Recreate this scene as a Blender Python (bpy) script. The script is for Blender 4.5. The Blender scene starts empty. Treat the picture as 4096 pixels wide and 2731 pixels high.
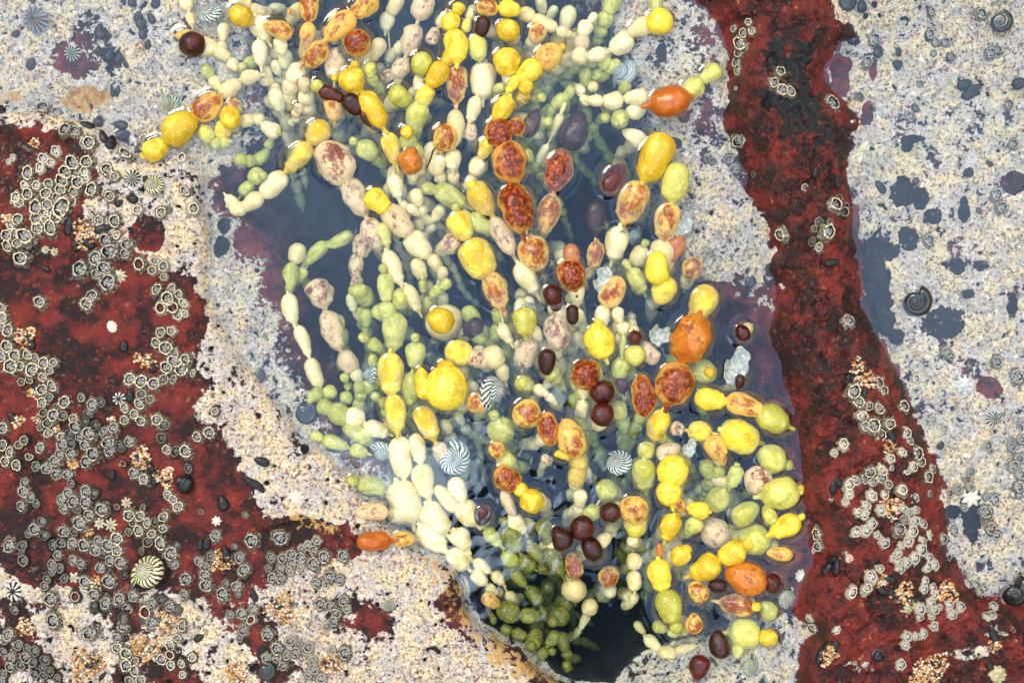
import bpy, math, random
import numpy as np
from mathutils import Vector, Matrix
random.seed(7)
# ---------------------------------------------------------------- measures
FW = 0.5                       # metres of rock across the frame
LENS = 50.0
H = FW*LENS/36.0               # camera height over the water
MM = 0.001
U = FW/4096.0                  # metres per photo pixel at the water level
K1 = 1/2.296                   # photo pixels per note pixel
TILES = {'A':(512,0),'B':(1536,0),'C':(2300,0),'D':(800,600),'E':(1600,600),'F':(2300,500),'G':(1000,1200),
 'H':(1900,1150),'I':(2300,1400),'J':(1350,1750),'K':(2300,2000),'L':(1800,2048),
 'a':(0,0),'b':(0,600),'c':(0,1200),'r':(3072,0),'s':(3072,683),'t':(3072,1300)}
def full(tile, x, y):
    if tile == 'd': return x/1.68, 1800+y/1.68
    if tile == 'u': return 2900+x/1.965, 1933+y/1.965
    ox, oy = TILES[tile]; return ox+x*K1, oy+y*K1
def scl(tile): return {'d':1/1.68,'u':1/1.965}.get(tile, K1)
def P(X, Y, z=0.0):
    k = (H-z)/H
    return ((X-2048)*U*k, (1365.5-Y)*U*k, z)
# strands: tile | label | beads "x y halfwidth halflength depth colour [angle]" ; depth e=breaks the surface p=just pokes through s=just under, number=mm down
STRANDS = r"""
A|yellow strand lying on the shallow ledge at upper left|130 1425 24 24 e Y;260 1370 112 128 p Y;485 1180 148 175 e Y;730 980 112 155 p O;940 815 86 115 s C;1130 710 74 95 s C;1275 745 55 70 9 C
A|strand tipped by the yellow bead right of the upper striped snail|1035 150 95 112 e Y;1230 270 100 128 s C;1210 490 72 118 s C;1280 690 58 85 10 C;1345 825 58 60 14 C;1400 930 50 55 19 C
A|strand with the caramel brown bead lying flat near the upper snail|1375 275 85 135 e O 20;1405 420 62 85 s C;1450 550 65 90 9 C;1440 680 55 60 14 C
A|strand tipped by the round maroon bead ringed by ripples at upper left|590 415 116 118 e D;735 440 92 105 s C;870 500 68 85 6 C;975 600 60 65 12 C
A|single pale yellow bead tucked behind the rippled maroon bead|530 330 60 100 s Y 0
A|cream strand half hidden under the upper striped snail|535 20 60 80 s C;575 180 45 60 6 C
A|hazy cream strand just right of the upper striped snail|875 300 60 90 6 C;860 450 55 70 11 C
A|two small pale beads drooping below the rippled maroon bead|735 665 62 75 s G;805 770 60 75 6 C
A|strand standing up with a round golden bead inside the left yellow chain|940 1085 98 103 e Y;955 985 92 80 s O;880 1190 95 85 s Y
A|short pale green strand beneath the large yellow oval bead at left|720 1230 72 90 s G;810 1320 60 60 7 G;885 1310 58 60 11 G
A|cream strand ending in a bead with a tiny pale bud|1385 1215 26 26 s G;1310 1185 78 100 s C;1190 1100 62 70 7 C;1090 1110 62 75 9 C
A|row of sunken pale green balls over the left pool wall|1040 1470 58 62 5 G;1120 1475 58 60 7 G;1225 1440 62 95 10 G;1300 1310 50 65 14 G
A|brown mottled strand running down from the top edge|1670 75 95 128 e O;1655 335 78 125 p O
A|long brown mottled strand crossing the top with a stacked cream tail|2170 60 138 108 e O;1945 245 112 172 e O;1720 500 98 132 e O;1540 680 82 105 s C;1490 800 78 80 6 C;1490 890 68 65 10 C;1480 965 60 55 14 C
A|round brown speckled bead with two pores near the top|2110 395 126 120 e R;2170 500 90 80 6 C
A|small speckled brown bead above a stacked cream column|1620 780 60 68 p P;1640 900 82 80 6 C;1660 990 75 75 10 C;1670 1060 60 60 15 C
A|tiny brown and white bead end among cream beads|1570 1000 46 48 p P
A|mottled strand running down behind the bright yellow bulbs|1900 590 85 150 s P;1890 990 92 125 p O
A|bright yellow strand with round head and tiny buds, upper middle|2085 600 42 42 e Y;2065 745 118 118 e Y;2250 1010 105 178 e Y;2425 1370 88 150 p Y;2461 1718 78 115 s C;2545 1930 56 95 7 C;2600 2090 48 60 13 C
A|single tiny yellow bud left of the bright yellow head|1912 712 38 48 e Y
A|small lime bead with a bud right of the bright yellow head|2230 650 58 72 e G;2245 745 58 70 s G
A|dark maroon strand lying under the bright yellow strand|1870 870 76 125 e D;2070 960 86 112 e D;2215 1110 50 110 e D
A|pale lime bead left of the dark maroon strand|1745 795 60 62 e G
A|two sunken pale balls below the upper striped snail|1050 610 48 40 s G;1130 575 60 78 7 G
A|sunken cream strand between the top yellow bead and the mottled beads|1050 15 92 70 s C;1190 100 60 80 6 C;1245 110 60 90 10 C
A|thin dark yellow bead left of the mottled top strand|1500 110 34 60 s O
A|sunken pale green pair below the dark maroon strand|2070 1295 40 40 s G;2200 1380 92 108 s G
B|pink spotted strand hanging from the top edge|355 55 95 135 s P;255 370 96 142 s P;150 630 78 98 s P;35 700 52 85 7 P
B|sunken cream strand at the top beside the pink spotted strand|100 50 68 105 6 C;30 200 72 90 9 C;60 520 60 70 12 C;-40 640 52 60 16 C
B|bright yellow strand from the small topmost ball down to cream tail|685 85 62 60 e Y;620 210 86 92 e Y;655 430 116 155 e Y;665 775 106 172 p O;650 1180 88 168 s C;635 1470 78 95 s C;640 1640 60 70 8 C
B|yellow strand leaning across the bright central top strand|615 520 78 112 e Y;485 690 104 135 e Y;370 880 82 105 p Y;300 1085 110 150 p G
B|lime ball with a ring mark left of the leaning yellow strand|345 590 94 110 e G;320 760 60 78 s C
B|small spotted bead between the pink strand and the yellow strand|450 335 60 85 s P;540 180 60 90 6 C
B|small honey bead between the top yellow strand and the red bead|755 235 54 68 p Y;790 130 45 60 s C
B|dark red wrinkled bead near the top|905 250 100 74 e D 10
B|strand of smooth green teardrops below the dark red bead|860 440 84 122 p G;915 745 118 165 s C;820 1010 74 122 s C;790 1190 60 70 8 C
B|strand with two brown and yellow beads side by side at the top edge|950 78 98 80 e O;1155 85 102 86 e Y;1310 140 68 82 s C;1475 215 66 130 s C;1655 300 55 72 s C
B|round yellow ball third down the top edge column|1140 285 104 110 e Y
B|large round yellow ball with brown dimple, top middle|1130 570 126 124 e Y;1160 740 90 80 s C
B|yellow strand bent like an elbow above the rust beads|1628 440 38 40 e Y;1515 520 112 132 e O;1325 665 108 130 e Y;1185 780 62 95 e Y;1090 1010 96 135 e Y
B|short yellow stub standing beside the bent yellow strand|1305 800 70 74 e Y;1275 890 78 70 s Y
B|grey green round bead left of the bent yellow strand|1060 815 54 65 s G
B|brown capped bead right of the round top yellow ball|1405 310 90 84 p O;1370 400 72 70 7 C;1340 500 60 65 12 C
B|sunken green strand leaning in from the top right of the pool|2090 40 86 110 s G;2035 180 76 80 6 G;1990 290 62 65 10 G;1960 380 52 55 14 G
B|cream bead with a torn brown ringed end|1910 170 40 60 s C;1840 265 72 78 s C;1815 395 68 72 s P
C|strand tipped by the bright yellow bead at the upper right shore|775 205 124 120 e Y;590 260 92 128 s C;425 400 98 120 s C;200 510 72 92 s C;40 520 82 80 s C
C|pale green bead above the yellow shore bead|740 50 100 62 s G 0
C|strand crossing to the right shore with a big brown bead in it|1240 685 88 112 p G;1060 820 100 130 s G;870 930 140 185 e N;560 905 90 120 s C;340 925 88 100 s C;185 925 60 75 s C;95 920 50 60 6 C;45 830 52 58 9 C
C|small purple brown bead under the big brown shore bead|1000 1070 58 60 s D
C|round pale bead with a bud below the cream strand, upper right|425 1140 26 26 s G;415 1095 84 88 s G;560 1010 80 100 6 C
C|two sunken grey balls near the upper right strand|280 1080 50 50 8 G;165 800 50 50 8 C
B|tiny round green bead right of the yellow stub|1445 895 42 42 s G
B|tiny round bead with a sunken green partner near the purple bead|1500 1120 42 45 s G;1430 1150 60 88 7 G
B|thin sunken strand slanting below the round green beads|1640 1010 24 70 6 C;1585 1150 48 115 8 C;1450 1430 50 115 11 C
B|large purple red bead under the surface, upper right of pool|1750 1200 128 185 s D 110
B|dark purple bead beside the rust ball|1355 1130 80 140 s D 115
B|small glossy rust ball between the yellow bend and purple bead|1225 1165 82 86 e R
B|small yellow cap on a green bead left of centre top|210 1220 62 62 e Y;225 1310 84 88 s G;300 1400 78 95 6 G
B|amber and brown ball with a bubble pore near the twig|555 1265 106 128 e O;480 1500 85 115 s C;520 1640 60 70 7 C
B|smooth bright orange ball left of the twig|245 1490 117 112 e N;270 1620 60 60 6 C
B|sunken brownish bead below the green teardrops|800 1220 74 58 s P 10
B|yellow bead left of the big rust beads|930 1360 74 108 p Y;865 1520 84 84 6 C
B|yellow green ball at the left end of the dark maroon strand|150 890 100 112 e G
D|strand crossing the dark water at left, yellow tip to cream curl|1084 -153 112 128 p Y;900 70 98 165 p Y;675 322 92 152 s C;483 480 80 110 s C;350 540 70 80 s C;290 475 62 76 s C
D|sunken green bud pair above the cream curl at left|575 235 40 40 s G;520 245 78 78 6 G;430 360 68 82 8 G
D|big purple and cream speckled strand in the upper centre left|1230 120 158 215 p P;1430 430 108 190 s P;1590 770 100 150 s P
D|strand with a ringed yellow cap and a speckled ribbed tail|1635 470 114 125 e Y;1810 650 105 185 p P;2005 880 112 148 s C;2165 1040 68 92 7 C
D|pale green strand hanging down the middle left|1690 780 74 112 s G;1778 1080 88 165 s C;1955 1365 72 140 s C
D|large sunken green bead with a small ball above it|1680 1090 44 44 s G;1705 1270 85 140 s G;1720 1480 95 92 5 G
D|oval green bead resting over the long green chain|1840 1370 84 108 s G
D|sunken green strand reaching left from the centre|1285 825 64 128 11 G;1060 950 72 140 12 G;930 1150 56 80 14 G
D|mottled sunken strand left of centre|1495 870 84 128 7 P;1430 1060 62 110 8 P;1440 1215 78 55 9 P;1400 1400 60 90 14 C;1480 1540 60 80 18 C
D|pale lozenge bead floating left of the green chain|1450 1290 64 88 s G 5;1510 1340 95 100 7 G
D|tiny sunken green sprig in the middle left|2040 1170 26 26 6 G;2045 1255 44 64 7 G;2050 1380 50 50 12 G
D|small white green bud over a sunken bead, middle left|2250 1235 62 52 s G;2170 1305 58 80 5 G;2080 1400 50 60 10 G
D|sunken bluish strand below the orange ball|1995 440 64 85 4 C;2030 555 60 60 8 C;2015 675 58 70 12 C;2060 790 50 60 17 C
E|smooth pale green strand curving down beside the yellow bulbs|275 360 62 85 s G;470 430 104 165 s G;745 690 92 150 5 G
E|big yellow bulb strand ending in a brown scarred bead, centre|515 530 42 42 s G;562 700 124 140 p Y;722 998 152 195 p Y;880 1290 112 172 p O;970 1690 66 98 s C;1090 1800 50 60 7 C
E|lumpy yellow bead with bud joined to a purple blotched tail|665 320 45 45 e Y;755 450 122 165 p Y;940 790 92 190 s P;1170 1180 108 165 s C
E|spotted cream ball beside the big yellow bulb|460 860 90 96 s P
E|two sunken cream balls above the lumpy yellow bead|710 160 76 85 3 C;640 300 80 60 7 C
E|sunken cream strand below the twig bead|490 90 74 96 5 C;475 230 68 80 10 C
E|strand of huge glossy rust beads down the centre|913 -158 134 120 e R;1015 110 148 195 e R;1070 535 155 218 e R;1225 950 145 162 p O
E|strand with a scorched brown bead and pale tail right of centre|1445 190 126 192 p R;1352 600 112 195 s O
E|dark red rippled bead in the open water right of centre|1960 270 112 165 p D 125
E|maroon backed bead on a short pale strand, right of centre|1800 620 102 165 s D;1790 970 84 130 s O;1740 1130 45 60 7 C
F|strand led by the largest yellow bead on the right shore|735 300 150 228 e Y;530 712 150 200 p O;375 1090 116 158 s C
F|sunken grey green cone behind the largest shore bead|540 110 85 120 5 C 30
F|lime and amber strand right of the largest shore bead|918 525 124 175 e G;850 890 122 180 p O;795 1180 130 120 s C
F|smooth bright yellow capsule above the right cluster|755 1310 106 150 e Y 90
F|pale yellow bead directly below the bright yellow capsule|815 1520 132 120 p Y 20
F|tiny pale bead above the right cluster|645 1090 42 38 3 G;590 1210 82 105 5 C
F|green wedge bead with a small pale bud, right cluster|475 1280 40 50 s G;570 1430 84 132 s G
F|orange brown bead sunk against the right wall|920 1140 78 135 4 N;860 1260 60 80 9 C
F|dull brown ball sunk beside the right wall|1080 1320 94 106 s O
H|amber strand of large flat beads down the right cluster|2085 150 138 178 p Y;1985 465 178 225 e N;1835 880 172 198 e R;1685 1265 108 155 p Y
I|yellow to lime strand running to the right shore|1245 450 108 145 e Y;1565 510 108 182 e O;1815 630 124 155 e G
E|rust crowned bead with a sunken orange twin, right of centre|1570 1150 130 148 e R;1620 1330 80 110 s C
E|orange sunken bead directly behind the rust crowned bead|1570 970 108 80 s N 0
E|torn brown and yellow bead beside a ragged white edge|1950 1300 108 150 p O 120;2000 1520 60 80 s C
H|black maroon ball above a wilted black flap|715 70 88 94 e D;740 150 70 60 s D
H|flat wilted black bead in the middle of the cluster|895 250 90 60 e D 0
H|lime bead with white dots in front of a snail|465 315 117 136 e G;470 600 104 148 s P
H|sunken brown spotted bead in the middle of the cluster|755 410 118 165 s P 80
H|yellow egg bead with a knob and a star scar|1130 345 50 55 e Y;1145 500 134 158 e Y
H|crumpled white bead behind the star scarred egg bead|1165 275 115 78 s C 10
H|small black berry bead right of the star scarred egg|1470 455 58 62 e D
H|small lime ball under the black berry bead|1465 620 92 92 e G 30
H|torn cream bead behind the small lime ball|1600 600 80 115 s P 60
H|green blade and bead left of the small lime ball|1357 530 36 100 s G;1335 740 88 108 s G
H|knobbly cream beads above the green blade|1330 300 36 40 s C;1360 385 74 68 s C;1340 470 50 60 6 C
H|dark maroon oval bead in the middle of the cluster|665 685 120 88 e D 5;720 800 100 85 s G
H|round amber bead with one dark pore and scorched top|1015 800 134 138 e R;1000 960 60 70 s C;990 1110 66 85 4 C
H|upper of the two black maroon balls|1165 960 112 110 e D
H|lower of the two black maroon balls|1170 1165 107 110 e D
H|tall brown peanut shaped bead in a dark hollow|1540 990 102 190 e R 85
H|left amber bead of the three scorched beads|470 1150 124 132 e O 120
H|middle narrow amber bead of the three scorched beads|680 1295 96 152 e R 80
H|right large spotted bead of the three scorched beads|885 1380 138 182 e O 70;960 1600 90 90 s Y
H|knotted bright yellow nub under the scorched beads|810 1530 55 82 e Y 0
H|green bead with a yellow lip right of the side-lying snail|455 885 90 78 p G;610 950 56 80 s C;700 1030 45 78 5 C
H|dotted sage green bead with a small ball on top|170 1170 50 50 s G;242 1310 124 128 s G
J|ringed amber eye bead on the sage green strand|1465 110 72 76 e O;1550 220 105 92 s G
H|smooth cream knuckle bead left of the mottled bead|170 640 104 108 s C;255 780 66 90 6 C
H|speckled cream bead at the left edge of the cluster|20 640 60 105 s P
G|yellow centred cream bead joined to a speckled one|1920 480 128 116 p Y;2075 540 78 130 s P
G|big pale bead ringed by water with a yellow bull's-eye cap|1758 185 120 125 e Y;1790 190 172 168 10 C
G|sunken dark red ball right of the bull's-eye bead|2050 255 78 104 4 D
J|longest chain, green through yellow to cream, down the middle|516 -973 118 178 s G;491 -583 124 195 p Y;526 -223 104 175 p Y;590 180 104 190 s C;620 590 148 200 s C;870 920 122 165 s C;1105 1120 90 116 4 C;1300 1285 64 90 8 C;1420 1395 52 70 12 C
G|green strand with a small pale bead on top beside the longest chain|1515 345 42 42 s G;1520 510 100 126 s G;1478 820 92 165 s G
G|large yellow double bulb in the centre left|1800 800 190 205 e Y 100
G|golden lobe leaning on the left of the double bulb|1600 765 95 150 e Y 75
G|golden lobe on top of the double bulb|1795 650 100 92 e Y 20
G|brown and yellow bead right of the double bulb|2085 945 98 100 p O
G|yellow topped strand from the double bulb to the spiral snail|1618 1130 108 165 p Y;1740 1375 74 70 s P
J|smooth cream chain right of the longest chain|740 100 80 140 s C;800 400 108 162 s C;905 740 122 158 s C;1135 935 96 112 3 C;1190 1080 50 60 6 C;1330 1180 58 95 8 C;1475 1290 56 76 11 C;1600 1470 54 72 14 C
J|cream chain running from the spiral snail into the dark hole|1110 480 84 122 s C;1205 690 106 132 s C;1430 910 74 108 5 G;1590 1110 84 100 9 G
J|dark plum bead lying over the cream chain|1335 710 100 92 p D 20
J|sunken cream bead slanting between two cream chains|1000 560 68 150 4 C 50
J|green pair of beads on the pale rock left of the longest chain|135 395 56 50 s G;305 450 94 140 s G
J|rosy brown bead on the left rock rim|310 680 84 155 p P 0;570 720 90 108 5 C
J|glossy orange red bead on the left rock rim|335 950 96 155 e N;600 935 78 110 e O
J|curled rust and yellow bead with a ring shaped end|1560 370 112 130 e R;1700 500 70 95 e Y;1790 575 108 106 e Y
J|purple blotched strand under the curled rust bead|1570 600 58 135 s P;1650 800 88 112 5 C
J|small purple star tipped bead left of the yellow nub|1915 200 44 68 s P
J|yellow bead hanging below the scorched beads|2200 350 88 100 3 Y;2180 440 60 70 7 C
J|pair of sunken pinkish cream beads in the dark water|2230 560 70 88 3 C;2215 660 66 70 7 C
J|bright green strand of dotted beads in the dark hole|1525 775 44 50 3 g;1605 930 92 128 4 g;1745 1150 72 82 7 g;1885 1190 60 60 11 g
J|long pale green strand falling from the maroon cluster|1910 870 84 130 s g;2000 1130 88 150 4 g;2180 1390 114 112 7 C
J|left maroon berry bead of the lower cluster|2050 920 104 115 e D 60
J|upper maroon berry bead of the lower cluster|2255 830 108 116 e D 90
J|black lower berry bead of the lower cluster|2335 1020 94 112 e D 60
J|brown capped pale bead below the maroon berries|2170 1170 80 120 3 O 75
J|small green pod with buds left of the maroon berries|1760 960 24 30 s g;1815 1040 58 100 3 g
L|thin dotted green chain deep in the dark hole|578 530 22 22 8 g;635 605 62 95 9 g;775 765 66 98 11 g;870 940 50 82 13 g
L|olive bead chain across the dark hole with a brown end|375 810 72 92 6 O;535 915 100 108 7 g;735 950 76 96 8 g
L|tiny olive bead below the olive bead chain|400 990 42 35 8 g 0
L|sunken green pair low in the dark hole|520 1080 58 60 11 g;640 1120 62 72 15 g
L|dotted green ball with two buds in the dark hole|945 1005 50 50 5 g;1005 950 92 90 9 g
L|dotted green oval with a pale ball in front|750 1225 52 48 5 g;775 1160 82 108 9 g
L|small green pod low in the dark hole|940 1160 62 85 9 g;850 1300 52 58 14 g
L|dotted green oval right of the small green pod|1035 1190 68 100 11 g;1080 1310 55 60 14 g
L|tiny pale ball under the small green pod|935 1275 38 40 7 g
L|lowest green ball in the dark hole|1070 1415 54 45 10 g 0
L|dull cream ball right of the dark hole|1285 870 78 74 11 C;1230 1000 45 90 18 C;1160 1110 40 70 22 C
L|brown faced cream ball right of the dark hole|1460 590 96 94 5 O;1470 720 60 70 13 C
L|row of dim beads on the shelf right of the dark hole|1745 1060 45 70 15 C;1860 1200 62 92 10 C;2000 1290 62 88 9 C;2170 1250 48 100 8 C
L|single dim bead against the right side of the dark hole|1650 770 66 60 13 C
L|cream bead under the band-marked golden bead|1690 270 62 72 7 C
K|golden bead with an orange band|540 80 128 132 e O 20;560 225 105 112 4 Y;550 400 60 80 10 C
K|round maroon bead left of the golden banded bead|325 110 96 95 e D
I|pale lime round bead above the striped snail's right side|650 920 80 78 p G;640 1140 114 150 p G
I|tall bright yellow bead stack right of the striped snail|900 1110 142 148 e Y;862 1310 112 120 e Y;960 1430 60 72 e O
I|small yellow lemon bead right of the yellow stack|1222 1475 28 28 e Y;1130 1465 86 104 e Y
I|cream pink bead behind the yellow stack|860 930 78 120 s P 160
I|row of pale beads half veiled under the lime strand|940 720 60 68 s P;1145 750 92 110 p Y;1510 790 148 188 p Y
I|yellow brown bead with a knob, right cluster|1295 895 98 115 e O;1355 1005 48 44 e O
I|lime bead with a white gleam at the right shore|1805 1000 122 140 p G 40;1955 1060 48 50 s G
I|smoky green pair of beads right of the yellow stack|1480 1050 22 20 s G;1460 1160 70 108 s G;1305 1370 106 122 s G
I|white bead with a red lace scar near the right shore|1680 1195 128 122 p P 30
I|large lime bead with a lemon tip at the right shore|2065 1275 42 42 e Y;1885 1320 148 172 e G
K|pale green lens bead near the right shore|1570 120 112 138 p G 150
K|small olive gold bead between the lime beads|1785 130 72 95 e G 70
K|yellow lemon bead with a nipple tip at the right shore|2075 155 32 42 e Y;1930 240 112 150 e Y;1640 360 140 148 p G
K|yellow dotted strand across the lower right cluster|1575 400 60 64 e Y;1435 485 120 134 e Y;1190 620 122 150 e Y
K|upright yellow bead with two buds in the lower right cluster|920 155 45 48 e Y;870 250 100 132 e Y
K|green bead with a rusty cap beside the upright yellow bead|1080 240 82 102 p G
K|round yellow bead with a button bud, lower right cluster|1025 455 48 48 e Y;970 510 94 92 e Y
K|yellow pear strand in the ringed pool of the lower right|775 455 34 60 e N;785 690 118 148 e Y;865 980 128 160 e G;932 1160 58 60 e G
K|olive curled bead with brown stripe at the right shore|1880 490 68 118 e O 5
K|big glossy chestnut bead in the lower right|1570 710 145 195 e N 20
K|small maroon bead next to the big chestnut bead|1810 760 82 88 e D
K|little maroon bead above the speckled cream bead|1305 785 68 84 e D 0
K|cream brown spotted bead left of the little maroon bead|1130 840 88 104 e O 50
K|speckled cream lump with a lemon bud|1660 975 45 48 e Y;1490 950 108 165 p O
K|large pale lime bead near the bottom right snail|1775 1260 82 84 e Y;1560 1230 134 145 p G
K|sunken green bead under the large pale lime bead|1490 1385 70 58 5 G 0
K|dark red brown bead at the bottom of the cluster|1330 1320 100 130 e D 75
K|dark red bead cut by the bottom edge|1140 1535 115 98 e D 10
K|tan bead with a pale tip below the pear strand|1090 1130 82 92 e O 90
K|sunken olive beads below the pear strand|780 1165 60 72 3 G;900 1210 50 58 6 G
K|torn pale bead inside the ring of raised water|540 560 72 78 s C;545 740 68 92 3 C;540 900 50 60 9 C
I|sage bead with a yellow bud next to the amber flat bead|1235 205 48 50 e Y;1175 200 118 130 s G
I|dotted green bead left of the golden banded bead|290 1290 100 108 s G 60;150 1490 72 80 s G
K|sage bead left of the bottom right snail|1770 1010 82 92 s G 60
K|pinkish veiled bead in the lower right cluster|1290 300 125 145 s P 60
I|tiny rusty bead at the foot of the glassy torn bead|1510 290 68 50 e D 10
I|dark maroon bead at the edge of the right pool wall|1540 -160 66 76 e D 60
G|outermost sunken strand at the left, from an open cup down|431 -428 82 95 9 C;371 -198 80 145 10 G;376 80 82 140 10 C;490 380 68 150 10 C;595 670 72 140 11 C
G|mottled sunken strand with a cup shaped top, left of centre|640 -60 120 135 6 P;760 280 98 190 7 P;900 570 92 112 8 P;985 700 60 90 10 C
G|sunken green balls along the lower left pool floor|730 850 68 66 11 G;600 870 70 76 11 G;560 920 40 44 13 G
G|sunken green strand with a curled cream bead, lower left|965 1070 90 92 s C;1165 1190 84 115 4 C
G|fat sunken green strand under the curled cream bead|700 985 80 88 10 G;820 1045 98 112 8 G;990 1210 108 155 7 G
G|pale green strand of three beads over the left pool wall|615 1255 52 60 s G;785 1315 74 126 s G;1000 1385 68 85 s G
G|pale green knuckles left of the longest chain|1045 345 46 54 s G;1150 415 66 76 3 G
G|sunken green ball pair by the green edged snail|868 712 42 42 8 G;900 790 38 40 12 G;885 900 60 62 10 G
G|sunken ringed green ball left of the green edged snail|1000 800 54 54 6 G;1010 870 54 54 9 G;1000 960 60 64 12 G
I|small dark bead sunk between the peanut bead and black balls|430 330 60 85 4 D
"""
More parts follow.
